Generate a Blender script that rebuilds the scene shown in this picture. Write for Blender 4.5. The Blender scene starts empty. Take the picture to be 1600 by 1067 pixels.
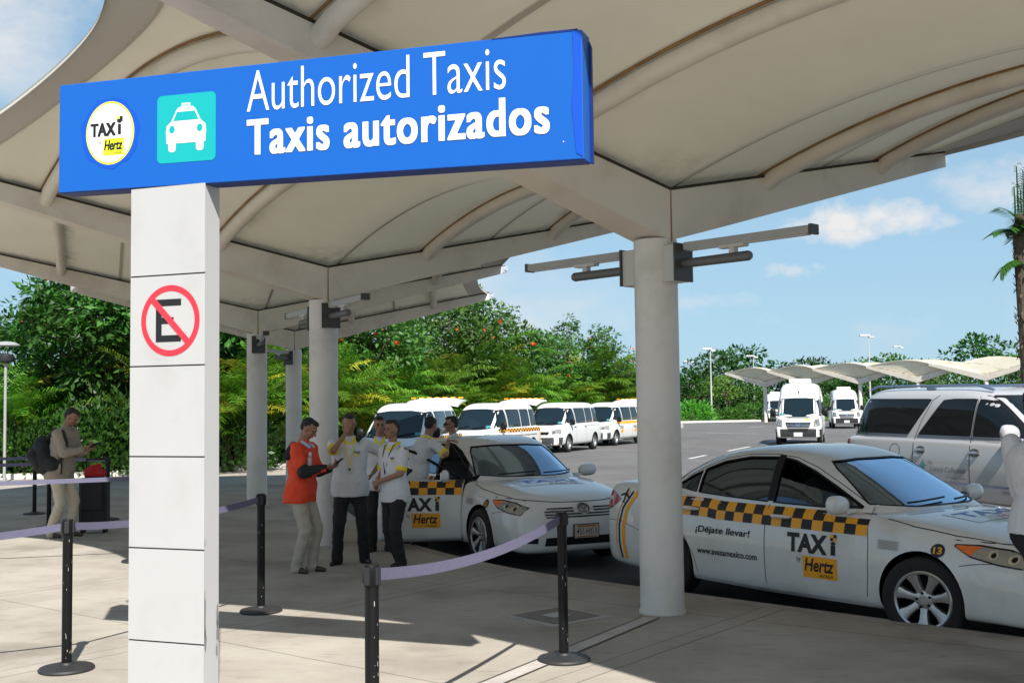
import bpy, bmesh, math, random
from mathutils import Vector, Matrix, noise
from mathutils.bvhtree import BVHTree
R = math.radians
C = bpy.context.scene.collection
SC = bpy.context.scene
random.seed(7)

# ------------------------------------------------------------------ camera
CAMH = 1.70
cd = bpy.data.cameras.new('camera'); cam = bpy.data.objects.new('camera', cd); C.objects.link(cam)
cd.sensor_width = 36.0; cd.lens = 36.0 * 1750 / 1600; cd.clip_end = 3000; cd.clip_start = 0.05
pit = math.atan((634 - 533.5) / 1750)
cam.matrix_world = (Matrix.Translation((0, 0, CAMH)) @ Matrix.Rotation(math.pi / 2 + pit, 4, 'X') @ Matrix.Rotation(-0.0127, 4, 'Z'))
SC.camera = cam

# ------------------------------------------------------------------ light
SUN_EL = 47.0
sdir = Vector((-0.25, 0.968, 0)).normalized() * math.cos(R(SUN_EL)); sdir.z = -math.sin(R(SUN_EL))   # way the light travels
sl = bpy.data.lights.new('sun', 'SUN'); sl.energy = 5.0; sl.angle = R(0.5); sl.color = (1, 0.95, 0.87)
so = bpy.data.objects.new('sun', sl); C.objects.link(so); so.rotation_euler = sdir.to_track_quat('-Z', 'Y').to_euler()
so.location = (0, 0, 30)
W = bpy.data.worlds.new('World'); SC.world = W; W.use_nodes = True
nt = W.node_tree; N = nt.nodes; L = nt.links
N.clear()
out = N.new('ShaderNodeOutputWorld'); bg = N.new('ShaderNodeBackground'); sky = N.new('ShaderNodeTexSky')
sky.sky_type = 'NISHITA'; sky.sun_disc = False; sky.sun_elevation = R(SUN_EL)
sky.sun_rotation = math.atan2(-sdir.x, -sdir.y)
sky.altitude = 0; sky.air_density = 1.0; sky.dust_density = 0.15; sky.ozone_density = 2.2
bg.inputs['Strength'].default_value = 0.068
tc = N.new('ShaderNodeTexCoord')
def wmath(op, a, b=None, c=None, clamp=False):
    m = N.new('ShaderNodeMath'); m.operation = op; m.use_clamp = clamp
    for i, v in enumerate((a, b, c)):
        if v is None: continue
        if isinstance(v, (int, float)): m.inputs[i].default_value = v
        else: L.new(v, m.inputs[i])
    return m.outputs[0]
# cumulus clouds: soft elliptical banks of noise at given directions of the sky
def cloud_bank(d, sx, sz, dens, seed):
    d = Vector(d).normalized()
    rt = Vector((d.y, -d.x, 0)).normalized(); up = rt.cross(d)
    def dot(v, s):
        n = N.new('ShaderNodeVectorMath'); n.operation = 'DOT_PRODUCT'; L.new(tc.outputs['Generated'], n.inputs[0]); n.inputs[1].default_value = v
        return wmath('DIVIDE', n.outputs['Value'], s)
    a = dot(rt, sx); b = dot(up - d * (up.dot(d)), sz)
    r2 = wmath('ADD', wmath('MULTIPLY', a, a), wmath('MULTIPLY', b, b))
    front = N.new('ShaderNodeVectorMath'); front.operation = 'DOT_PRODUCT'; L.new(tc.outputs['Generated'], front.inputs[0]); front.inputs[1].default_value = d
    mask = wmath('SUBTRACT', 1.0, r2)
    mask = wmath('MULTIPLY', mask, wmath('GREATER_THAN', front.outputs['Value'], 0.0))
    nz = N.new('ShaderNodeTexNoise'); nz.inputs['Scale'].default_value = 0.55 / sz; nz.inputs['Detail'].default_value = 7
    mp = N.new('ShaderNodeMapping'); L.new(tc.outputs['Generated'], mp.inputs[0]); mp.inputs['Location'].default_value = (seed, seed * 2.1, 0); mp.inputs['Scale'].default_value = (1, 1, 1.6)
    L.new(mp.outputs[0], nz.inputs['Vector']); nz.inputs['Roughness'].default_value = 0.6
    v = wmath('ADD', wmath('MULTIPLY', mask, 0.62), wmath('MULTIPLY', wmath('SUBTRACT', nz.outputs['Fac'], 0.5), 2.0))
    return wmath('MULTIPLY', wmath('SUBTRACT', v, 0.12, clamp=True), dens * 2.2, clamp=True)
CLOUD_FAC = None
for (d, sx, sz, de, sd) in [((0.322, 1, 0.160), 0.078, 0.024, .8, 3.1), ((0.435, 1, 0.195), 0.055, 0.026, .4, 9.2), ((-0.47, 1, 0.36), 0.11, 0.10, .75, 5.0),
                        ((0.17, 1, 0.09), 0.06, 0.010, .22, 1.2), ((0.25, 1, 0.118), 0.03, 0.008, .35, 6.2),
                        ((0.9, -0.3, 0.6), 0.4, 0.2, .7, 2.0), ((-0.8, -0.6, 0.5), 0.5, 0.2, .7, 4.0), ((0.3, -1, 0.5), 0.4, 0.18, .6, 8.0)]:
    v = cloud_bank(d, sx, sz, de, sd)
    CLOUD_FAC = v if CLOUD_FAC is None else wmath('MAXIMUM', CLOUD_FAC, v)
mx = N.new('ShaderNodeMix'); mx.data_type = 'RGBA'
# humid horizon: the yellow band of the model gives way to a pale blue
sx = N.new('ShaderNodeSeparateXYZ'); L.new(tc.outputs['Generated'], sx.inputs[0])
mr = N.new('ShaderNodeMapRange'); mr.inputs['From Min'].default_value = 0.0; mr.inputs['From Max'].default_value = 0.55; mr.inputs['To Min'].default_value = .86; mr.inputs['To Max'].default_value = .35; L.new(sx.outputs['Z'], mr.inputs['Value'])
sm = N.new('ShaderNodeMix'); sm.data_type = 'RGBA'; L.new(mr.outputs[0], sm.inputs['Factor']); L.new(sky.outputs[0], sm.inputs['A']); sm.inputs['B'].default_value = (3.5, 5.7, 7.5, 1)
L.new(CLOUD_FAC, mx.inputs['Factor']); L.new(sm.outputs['Result'], mx.inputs['A']); mx.inputs['B'].default_value = (7.6, 7.5, 7.5, 1)
L.new(mx.outputs['Result'], bg.inputs['Color']); L.new(bg.outputs[0], out.inputs[0])
SC.view_settings.view_transform = 'Standard'; SC.view_settings.look = 'None'; SC.view_settings.gamma = 1
SC.view_settings.use_curve_mapping = False; SC.view_settings.exposure = 0.72
SC.cycles.max_bounces = 8; SC.cycles.transparent_max_bounces = 12

# ------------------------------------------------------------------ helpers
MATS = {}
def mat(name, col=(.5, .5, .5), rough=.5, metal=0, spec=.5, coat=0, emis=0, trans=0, alpha=1, vary=0, vscale=5, bump=0, bscale=40, dirt=None, dscale=1.2, coord='Object', subs=0):
    if name in MATS: return MATS[name]
    m = bpy.data.materials.new(name); m.use_nodes = True; t = m.node_tree; n = t.nodes; l = t.links
    p = n['Principled BSDF']
    p.inputs['Base Color'].default_value = (*col, 1); p.inputs['Roughness'].default_value = rough; p.inputs['Metallic'].default_value = metal
    p.inputs['Specular IOR Level'].default_value = spec; p.inputs['Coat Weight'].default_value = coat; p.inputs['Coat Roughness'].default_value = .04
    if trans: p.inputs['Transmission Weight'].default_value = trans
    p.inputs['Alpha'].default_value = alpha
    if emis: p.inputs['Emission Color'].default_value = (*col, 1); p.inputs['Emission Strength'].default_value = emis
    g = n.new('ShaderNodeTexCoord')
    src = g.outputs[coord]
    colout = None
    if vary or dirt:
        nz = n.new('ShaderNodeTexNoise'); nz.inputs['Scale'].default_value = vscale; nz.inputs['Detail'].default_value = 6; l.new(src, nz.inputs['Vector'])
        mixn = n.new('ShaderNodeMix'); mixn.data_type = 'RGBA'; l.new(nz.outputs['Fac'], mixn.inputs['Factor'])
        mixn.inputs['A'].default_value = (*[c * (1 - vary) for c in col], 1); mixn.inputs['B'].default_value = (*[min(1, c * (1 + vary)) for c in col], 1)
        colout = mixn.outputs['Result']
    if dirt:
        nd = n.new('ShaderNodeTexNoise'); nd.inputs['Scale'].default_value = dscale; nd.inputs['Detail'].default_value = 9; nd.inputs['Roughness'].default_value = .65; l.new(src, nd.inputs['Vector'])
        rp = n.new('ShaderNodeValToRGB'); rp.color_ramp.elements[0].position = .5; rp.color_ramp.elements[1].position = .78; l.new(nd.outputs['Fac'], rp.inputs[0])
        m2 = n.new('ShaderNodeMix'); m2.data_type = 'RGBA'; l.new(rp.outputs[0], m2.inputs['Factor']); l.new(colout, m2.inputs['A']); m2.inputs['B'].default_value = (*dirt, 1)
        colout = m2.outputs['Result']
    if colout: l.new(colout, p.inputs['Base Color'])
    if bump:
        nb = n.new('ShaderNodeTexNoise'); nb.inputs['Scale'].default_value = bscale; nb.inputs['Detail'].default_value = 5; l.new(src, nb.inputs['Vector'])
        b = n.new('ShaderNodeBump'); b.inputs['Strength'].default_value = bump; b.inputs['Distance'].default_value = .02; l.new(nb.outputs['Fac'], b.inputs['Height']); l.new(b.outputs[0], p.inputs['Normal'])
    MATS[name] = m
    return m

class MB:
    """collects faces, builds ONE mesh object"""
    def __init__(s): s.v = []; s.f = []; s.m = []; s.cur = 0
    def quad(s, *p):
        i = len(s.v); s.v += [Vector(q) for q in p]; s.f.append(tuple(range(i, i + len(p)))); s.m.append(s.cur)
    def add(s, vs, fs, mtx=None):
        i = len(s.v); s.v += [(mtx @ Vector(q)) if mtx else Vector(q) for q in vs]
        s.f += [tuple(i + k for k in f) for f in fs]; s.m += [s.cur] * len(fs)
    def box(s, c, d, mtx=None):
        x, y, z = c; a, b, e = d[0] / 2, d[1] / 2, d[2] / 2
        vs = [(x + i * a, y + j * b, z + k * e) for k in (-1, 1) for j in (-1, 1) for i in (-1, 1)]
        s.add(vs, [(0, 2, 3, 1), (4, 5, 7, 6), (0, 1, 5, 4), (2, 6, 7, 3), (0, 4, 6, 2), (1, 3, 7, 5)], mtx)
    def rings(s, rings, cap=True, closed=True):
        n = len(rings[0]); i0 = len(s.v)
        for r in rings: s.v += [Vector(q) for q in r]
        for a in range(len(rings) - 1):
            for k in range(n if closed else n - 1):
                k2 = (k + 1) % n
                s.f.append((i0 + a * n + k, i0 + a * n + k2, i0 + (a + 1) * n + k2, i0 + (a + 1) * n + k)); s.m.append(s.cur)
        if cap:
            s.f.append(tuple(i0 + k for k in reversed(range(n)))); s.m.append(s.cur)
            s.f.append(tuple(i0 + (len(rings) - 1) * n + k for k in range(n))); s.m.append(s.cur)
    def tube(s, pts, rad, seg=10, cap=True):
        pts = [Vector(p) for p in pts]
        if isinstance(rad, (int, float)): rad = [rad] * len(pts)
        rs = []; prev = None
        for i, p in enumerate(pts):
            t = (pts[min(i + 1, len(pts) - 1)] - pts[max(i - 1, 0)]).normalized()
            if prev is None:
                a = Vector((0, 0, 1)) if abs(t.z) < .9 else Vector((1, 0, 0)); u = t.cross(a).normalized()
            else: u = (prev - t * prev.dot(t)).normalized()
            prev = u; w = t.cross(u)
            rs.append([p + (u * math.cos(2 * math.pi * k / seg) + w * math.sin(2 * math.pi * k / seg)) * rad[i] for k in range(seg)])
        s.rings(rs, cap)
    def lathe(s, prof, seg=24, mtx=None, cap=True):
        i = len(s.v)
        s.rings([[(r * math.cos(2 * math.pi * k / seg), r * math.sin(2 * math.pi * k / seg), z) for k in range(seg)] for r, z in prof], cap)
        if mtx:
            for k in range(i, len(s.v)): s.v[k] = mtx @ s.v[k]
    def prism(s, poly, p0, ux, uy, nrm, th, ):
        """polygon in the plane (p0, ux, uy), thickness th along nrm"""
        ux, uy, nrm, p0 = Vector(ux), Vector(uy), Vector(nrm), Vector(p0)
        a = [p0 + ux * x + uy * y for x, y in poly]; b = [q + nrm * th for q in a]
        i = len(s.v); n = len(a); s.v += a + b
        fs = [tuple(reversed(range(n))), tuple(range(n, 2 * n))] + [(k, (k + 1) % n, n + (k + 1) % n, n + k) for k in range(n)]
        s.f += [tuple(i + k for k in f) for f in fs]; s.m += [s.cur] * len(fs)
    def build(s, name, m=None, parent=None, smooth=False, bevel=0, normals=True, split=35):
        me = bpy.data.meshes.new(name); me.from_pydata([tuple(v) for v in s.v], [], s.f); me.update()
        ms = m if isinstance(m, (list, tuple)) else [m]
        for k in ms: me.materials.append(k)
        if len(ms) > 1:
            for p, k in zip(me.polygons, s.m): p.material_index = k
        if normals:
            b = bmesh.new(); b.from_mesh(me); bmesh.ops.recalc_face_normals(b, faces=b.faces)
            if bevel: bmesh.ops.bevel(b, geom=[e for e in b.edges if len(e.link_faces) == 2 and e.calc_face_angle(0) > .6], offset=bevel, segments=2, affect='EDGES', profile=.5)
            b.to_mesh(me); b.free()
        if smooth:
            for p in me.polygons: p.use_smooth = True
            me.set_sharp_from_angle(angle=R(split))
        o = bpy.data.objects.new(name, me); C.objects.link(o)
        if parent: o.parent = parent
        return o

def tag(o, label=None, cat=None, group=None, kind=None):
    if label: o['label'] = label
    if cat: o['category'] = cat
    if group: o['group'] = group
    if kind: o['kind'] = kind
    return o
def thing(name, label, cat, loc=(0, 0, 0), rz=0, group=None):
    o = bpy.data.objects.new(name, None); C.objects.link(o); o.location = loc; o.rotation_euler = (0, 0, rz); o.empty_display_size = .2
    return tag(o, label, cat, group)
def copy_tree(o, parent=None, skip=()):
    c = o.copy(); C.objects.link(c); c.parent = parent
    for ch in list(o.children):
        if ch.name.split('.')[0] not in skip: copy_tree(ch, c, skip)
    return c
def evaluated_mesh(o, name='m'):
    dg = bpy.context.evaluated_depsgraph_get(); dg.update()
    return bpy.data.meshes.new_from_object(o.evaluated_get(dg))
def drop(o):
    d = o.data; bpy.data.objects.remove(o)
    if d and d.users == 0 and isinstance(d, bpy.types.Mesh): bpy.data.meshes.remove(d)

_TX = {}
def text2d(s, bold=0.0, shear=0.0, space=1.0):
    """triangulated glyphs: (verts2d, faces) normalised to bbox x0..1 / y in the same scale, plus aspect"""
    key = (s, bold, shear, space)
    if key in _TX: return _TX[key]
    cu = bpy.data.curves.new('t', 'FONT'); cu.body = s; cu.size = 1; cu.offset = bold; cu.shear = shear; cu.space_character = space; cu.resolution_u = 10
    o = bpy.data.objects.new('t', cu); C.objects.link(o)
    me = evaluated_mesh(o); vs = [(v.co.x, v.co.y) for v in me.vertices]; fs = [tuple(p.vertices) for p in me.polygons]
    bpy.data.objects.remove(o); bpy.data.meshes.remove(me); bpy.data.curves.remove(cu)
    x0 = min(v[0] for v in vs); x1 = max(v[0] for v in vs); y0 = min(v[1] for v in vs); y1 = max(v[1] for v in vs)
    _TX[key] = (vs, fs, (x0, x1, y0, y1)); return _TX[key]
def text_fit(s, x0, x1, y0, y1, bold=0., shear=0., space=1.):
    """glyph mesh fitted to the box; y box is the bbox of the glyphs"""
    vs, fs, (a, b, c, d) = text2d(s, bold, shear, space)
    return [(x0 + (v[0] - a) / (b - a) * (x1 - x0), y0 + (v[1] - c) / (d - c) * (y1 - y0)) for v in vs], fs
def disc2d(cx, cy, rx, ry, n=40): return [(cx + rx * math.cos(2 * math.pi * k / n), cy + ry * math.sin(2 * math.pi * k / n)) for k in range(n)]
def rrect(x0, y0, x1, y1, r, n=6):
    o = []
    for (cx, cy, a) in ((x1 - r, y1 - r, 0), (x0 + r, y1 - r, 90), (x0 + r, y0 + r, 180), (x1 - r, y0 + r, 270)):
        for k in range(n + 1): o.append((cx + r * math.cos(R(a + 90 * k / n)), cy + r * math.sin(R(a + 90 * k / n))))
    return o
def lerp(a, b, t): return a + (b - a) * t
# ================================================================== GROUND
def interp_poly(pts, n):
    """resample smooth polyline (catmull-rom)"""
    P = [Vector(p) for p in pts]; P = [P[0] * 2 - P[1]] + P + [P[-1] * 2 - P[-2]]; o = []
    for i in range(1, len(P) - 2):
        for k in range(n):
            t = k / n; a, b, c, d = P[i - 1:i + 3]
            o.append(.5 * ((2 * b) + (c - a) * t + (2 * a - 5 * b + 4 * c - d) * t * t + (3 * b - a - 3 * c + d) * t ** 3))
    o.append(P[-2]); return o
ROADZ = -0.15
KERB = [(14.5, -4.5), (10.5, .8), (7.15, 4.4), (3.57, 8.0), (1.10, 10.45), (-.06, 11.7), (-1.1, 13.4), (-1.9, 15.3), (-2.9, 18.6), (-3.6, 22.5), (-4.0, 27), (-3.9, 32), (-3.2, 36)]
kerb = interp_poly(KERB, 8)

def surf_mat(name, base, dark, scale, rough=.85, cracks=0, rings=None, joint=None, bands=True, fine=.25, bump=.35):
    m = bpy.data.materials.new(name); m.use_nodes = True; t = m.node_tree; n = t.nodes; l = t.links; p = n['Principled BSDF']
    p.inputs['Roughness'].default_value = rough; p.inputs['Specular IOR Level'].default_value = .25
    g = n.new('ShaderNodeTexCoord'); ob = g.outputs['Object']
    def nz(sc, det=6, ro=.55, stretch=None):
        x = n.new('ShaderNodeTexNoise'); x.inputs['Scale'].default_value = sc; x.inputs['Detail'].default_value = det; x.inputs['Roughness'].default_value = ro
        if stretch:
            mp = n.new('ShaderNodeMapping'); mp.inputs['Scale'].default_value = stretch; mp.inputs['Rotation'].default_value = (0, 0, .5); l.new(ob, mp.inputs[0]); l.new(mp.outputs[0], x.inputs['Vector'])
        else: l.new(ob, x.inputs['Vector'])
        return x.outputs['Fac']
    def mix(a, b, f, mode='MIX'):
        x = n.new('ShaderNodeMix'); x.data_type = 'RGBA'; x.blend_type = mode
        for s, v in (('Factor', f), ('A', a), ('B', b)):
            if isinstance(v, (int, float)): x.inputs[s].default_value = v
            elif isinstance(v, tuple): x.inputs[s].default_value = (*v, 1)
            else: l.new(v, x.inputs[s])
        return x.outputs['Result']
    def ramp(f, a, b):
        r = n.new('ShaderNodeMapRange'); r.inputs['From Min'].default_value = a; r.inputs['From Max'].default_value = b; l.new(f, r.inputs['Value']); return r.outputs[0]
    c = mix(base, dark, ramp(nz(scale, 8, .62), .38, .72))
    c = mix(c, tuple(x * .55 for x in dark), ramp(nz(scale * 3.1, 8, .7, (1, 5, 1)), .56, .80))
    c = mix(c, tuple(x * .4 for x in dark), ramp(nz(.45, 5, .6), .56, .95))
    f = ramp(nz(170, 3), .3, .7); k = mix(tuple([1 - fine] * 3), tuple([1 + fine * .6] * 3), f); c = mix(c, k, 1.0, 'MULTIPLY')
    if joint:
        # saw-cut control joints
        for (ang, per, off, w) in joint:
            mp = n.new('ShaderNodeMapping'); mp.inputs['Rotation'].default_value = (0, 0, ang); l.new(ob, mp.inputs[0])
            sx = n.new('ShaderNodeSeparateXYZ'); l.new(mp.outputs[0], sx.inputs[0])
            wob = n.new('ShaderNodeMath'); wob.operation = 'MULTIPLY_ADD'; wob.inputs[1].default_value = .02; l.new(nz(2.5, 2), wob.inputs[0]); l.new(sx.outputs['X'], wob.inputs[2])
            a = n.new('ShaderNodeMath'); a.operation = 'ADD'; a.inputs[1].default_value = off; l.new(wob.outputs[0], a.inputs[0])
            b = n.new('ShaderNodeMath'); b.operation = 'PINGPONG'; b.inputs[1].default_value = per / 2; l.new(a.outputs[0], b.inputs[0])
            d = n.new('ShaderNodeMath'); d.operation = 'LESS_THAN'; d.inputs[1].default_value = w; l.new(b.outputs[0], d.inputs[0])
            e = n.new('ShaderNodeMath'); e.operation = 'MULTIPLY'; e.inputs[1].default_value = .72; l.new(d.outputs[0], e.inputs[0])
            c = mix(c, tuple(x * .25 for x in dark), e.outputs[0])
    l.new(c, p.inputs['Base Color'])
    b = n.new('ShaderNodeBump'); b.inputs['Strength'].default_value = bump; b.inputs['Distance'].default_value = .004; l.new(nz(120, 6), b.inputs['Height']); l.new(b.outputs[0], p.inputs['Normal'])
    return m
M_PLAZA = surf_mat('plaza_concrete', (.41, .377, .33), (.275, .245, .21), .9, joint=[(R(-52), 2.9, .55, .006), (R(38), 3.1, .9, .006), (R(38), 3.1, 1.08, .004)])
M_KERB = surf_mat('kerb_concrete', (.40, .36, .32), (.25, .22, .19), 2.2)
M_ASPH = surf_mat('asphalt', (.150, .146, .145), (.105, .10, .10), .35, fine=.3)
M_EARTH = surf_mat('earth', (.075, .085, .03), (.03, .035, .012), 1.5, fine=.5)
M_LAWN = surf_mat('lawn', (.10, .17, .035), (.05, .10, .02), .8, fine=.5)
M_PAINT = mat('road_paint', (.62, .62, .6), .7, vary=.2, vscale=3, dirt=(.25, .25, .25), dscale=6)

# plaza sheet: everything to the left / near side of the kerb
inner = kerb
g = MB()
S = [Vector((p.x, p.y, 0)) for p in inner]
n_ = len(S)
for i in range(n_ - 1):
    a, b = S[i], S[i + 1]
    fa = Vector((-32, a.y * 1.0 + (a.x * 0), 0)); 
    g.quad(a, b, (-34, lerp(-12, 40, (i + 1) / (n_ - 1)), 0), (-34, lerp(-12, 40, i / (n_ - 1)), 0))
g.quad(S[0], (-34, -12, 0), (-34, -30, 0), (20, -30, 0))
tag(g.build('pavement', M_PLAZA), kind='structure')
# kerb as a real step
k = MB()
def off(i, d):
    t = (S[min(i + 1, n_ - 1)] - S[max(i - 1, 0)]).normalized(); nn = Vector((t.y, -t.x, 0)); return S[i] + nn * d
for i in range(n_ - 1):
    for (d0, z0, d1, z1) in ((0, .001, .15, .001), (.15, .001, .17, -.02), (.17, -.02, .17, ROADZ - .02)):
        a, b, c_, d_ = off(i, d0), off(i + 1, d0), off(i + 1, d1), off(i, d1)
        k.quad((a.x, a.y, z0), (b.x, b.y, z0), (c_.x, c_.y, z1), (d_.x, d_.y, z1))
tag(k.build('kerb', M_KERB), kind='structure')
# road and wider ground
g = MB(); g.quad((-1500, -300, ROADZ - .06), (1500, -300, ROADZ - .06), (1500, 2500, ROADZ - .06), (-1500, 2500, ROADZ - .06)); tag(g.build('ground', M_EARTH), kind='structure')
g = MB(); g.quad((-30, -60, ROADZ), (120, -60, ROADZ), (120, 113, ROADZ), (-30, 113, ROADZ)); tag(g.build('road', M_ASPH), kind='structure')
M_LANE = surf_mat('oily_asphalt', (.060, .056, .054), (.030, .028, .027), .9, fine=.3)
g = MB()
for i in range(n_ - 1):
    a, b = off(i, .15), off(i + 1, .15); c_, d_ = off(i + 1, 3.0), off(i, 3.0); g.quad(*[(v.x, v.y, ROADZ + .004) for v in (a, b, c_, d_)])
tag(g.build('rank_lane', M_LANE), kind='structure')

# planted strip behind the vans (raised bed with kerb) : boundary from plaza back edge to the far right
BED = [(-34, 25), (-22, 26.5), (-12, 29), (-7.2, 31.8), (-4.2, 35.5), (-1.5, 41.5), (1.6, 49), (4.6, 57), (7.5, 66), (10.0, 76), (13, 87)]
bed = interp_poly(BED, 6)
g = MB()
for i in range(len(bed) - 1):
    a, b = bed[i], bed[i + 1]
    g.quad((a.x, a.y, .06), (b.x, b.y, .06), (b.x - 60, b.y + 60, .3), (a.x - 60, a.y + 60, .3))
tag(g.build('planting_bed', M_EARTH), kind='structure')
g = MB(); m_kw = mat('kerb_white', (.60, .58, .53), .8, vary=.12, vscale=4, bump=.2)
for i in range(len(bed) - 1):
    a, b = bed[i], bed[i + 1]; t = (b - a).normalized(); nn = Vector((t.y, -t.x, 0)) * .18; t2 = t
    h = .14
    for (o0, z0, o1, z1) in ((Vector(), h, nn, h), (nn, h, nn, ROADZ - .02)):
        g.quad((a.x + o0.x, a.y + o0.y, z0), (b.x + o0.x, b.y + o0.y, z0), (b.x + o1.x, b.y + o1.y, z1), (a.x + o1.x, a.y + o1.y, z1))
tag(g.build('bed_kerb', m_kw), kind='structure')
# far lawn with kerb on the other side of the road
g = MB(); g.quad((12, 87, ROADZ + .03), (60, 120, ROADZ + .03), (300, 120, 0), (300, 600, 0)); 
far = interp_poly([(8, 96), (12, 104), (17.5, 109), (26, 111.5), (40, 112.5), (70, 112), (160, 112)], 6)
g = MB()
for i in range(len(far) - 1):
    a, b = far[i], far[i + 1]; g.quad((a.x, a.y, 0), (b.x, b.y, 0), (b.x * 1.2, b.y + 60, .2), (a.x * 1.2 - 20, a.y + 60, .2))
tag(g.build('lawn', M_LAWN), kind='structure')
g = MB()
for i in range(len(far) - 1):
    a, b = far[i], far[i + 1]; t = (b - a).normalized(); nn = Vector((t.y, -t.x, 0)) * .9
    g.quad((a.x, a.y, .02), (b.x, b.y, .02), (b.x + nn.x, b.y + nn.y, .02), (a.x + nn.x, a.y + nn.y, .02))
    g.quad((a.x + nn.x, a.y + nn.y, .02), (b.x + nn.x, b.y + nn.y, .02), (b.x + nn.x, b.y + nn.y, ROADZ - .01), (a.x + nn.x, a.y + nn.y, ROADZ - .01))
tag(g.build('far_kerb', m_kw), kind='structure')
# lane dashes
g = MB()
def dash(p, q, w=.14):
    p, q = Vector((*p, 0)), Vector((*q, 0)); t = (q - p).normalized(); nn = Vector((-t.y, t.x, 0)) * w / 2
    g.quad(*[(v.x, v.y, ROADZ + .004) for v in (p - nn, q - nn, q + nn, p + nn)])
DASHES = [((8.3, 43.5), (10.0, 47.6)), ((11.9, 52.6), (14.2, 57.5)), ((15.8, 62), (18.5, 66.5)), ((12.2, 71), (14.5, 67.0)), ((17.8, 85), (19.8, 88)),((21, 80),(25,81)), ((25, 70.5), (30, 71)), ((5.9, 37.8), (6.9, 40.3))]
for a, b in DASHES: dash(a, b)
tag(g.build('lane_markings', M_PAINT), kind='structure')
# light inlay strip and utility cover in the plaza, 4 mm above the slab
m_inl = surf_mat('inlay_strip', (.50, .47, .44), (.36, .33, .31), 3, fine=.2)
def strip(p, q, w, z=.004, m=m_inl, name='drain_strip'):
    g = MB(); p, q = Vector((*p, 0)), Vector((*q, 0)); t = (q - p).normalized(); nn = Vector((-t.y, t.x, 0)) * w / 2
    g.quad(*[(v.x, v.y, z) for v in (p - nn, q - nn, q + nn, p + nn)]); return g.build(name, m)
m_jt = mat('joint_dark', (.07, .06, .05), .9)
ds_ = strip((1.08, 9.05), (-.62, 6.2), .13); tag(ds_, kind='structure')
g = MB()
for sgn_ in (-1, 1):
    p, q = Vector((1.08, 9.05, 0)), Vector((-.62, 6.2, 0)); t = (q - p).normalized(); nn = Vector((-t.y, t.x, 0))
    a = p + nn * .07 * sgn_; b = q + nn * .07 * sgn_
    g.quad(*[(v.x, v.y, .008) for v in (a - nn * .006, b - nn * .006, b + nn * .006, a + nn * .006)])
tag(g.build('strip_joints', m_jt), kind='structure')
# utility cover (thing)
uc = thing('utility_cover', 'square metal utility cover set flush in the shaded paving left of the near stanchion', 'utility cover', (.33, 9.15, 0), R(40))
g = MB(); g.box((0, 0, .004), (.62, .62, .008)); g.build('frame', mat('cover_frame', (.36, .33, .31), .8, vary=.2, vscale=8), uc)
g = MB(); g.box((0, 0, .010), (.5, .5, .006)); g.build('plate', mat('cover_plate', (.17, .15, .135), .8, vary=.25, vscale=9), uc)
g = MB(); g.box((0, 0, .015), (.17, .15, .005)); g.build('lifting_plate', mat('cover_mark', (.42, .39, .37), .6), uc)

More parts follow.
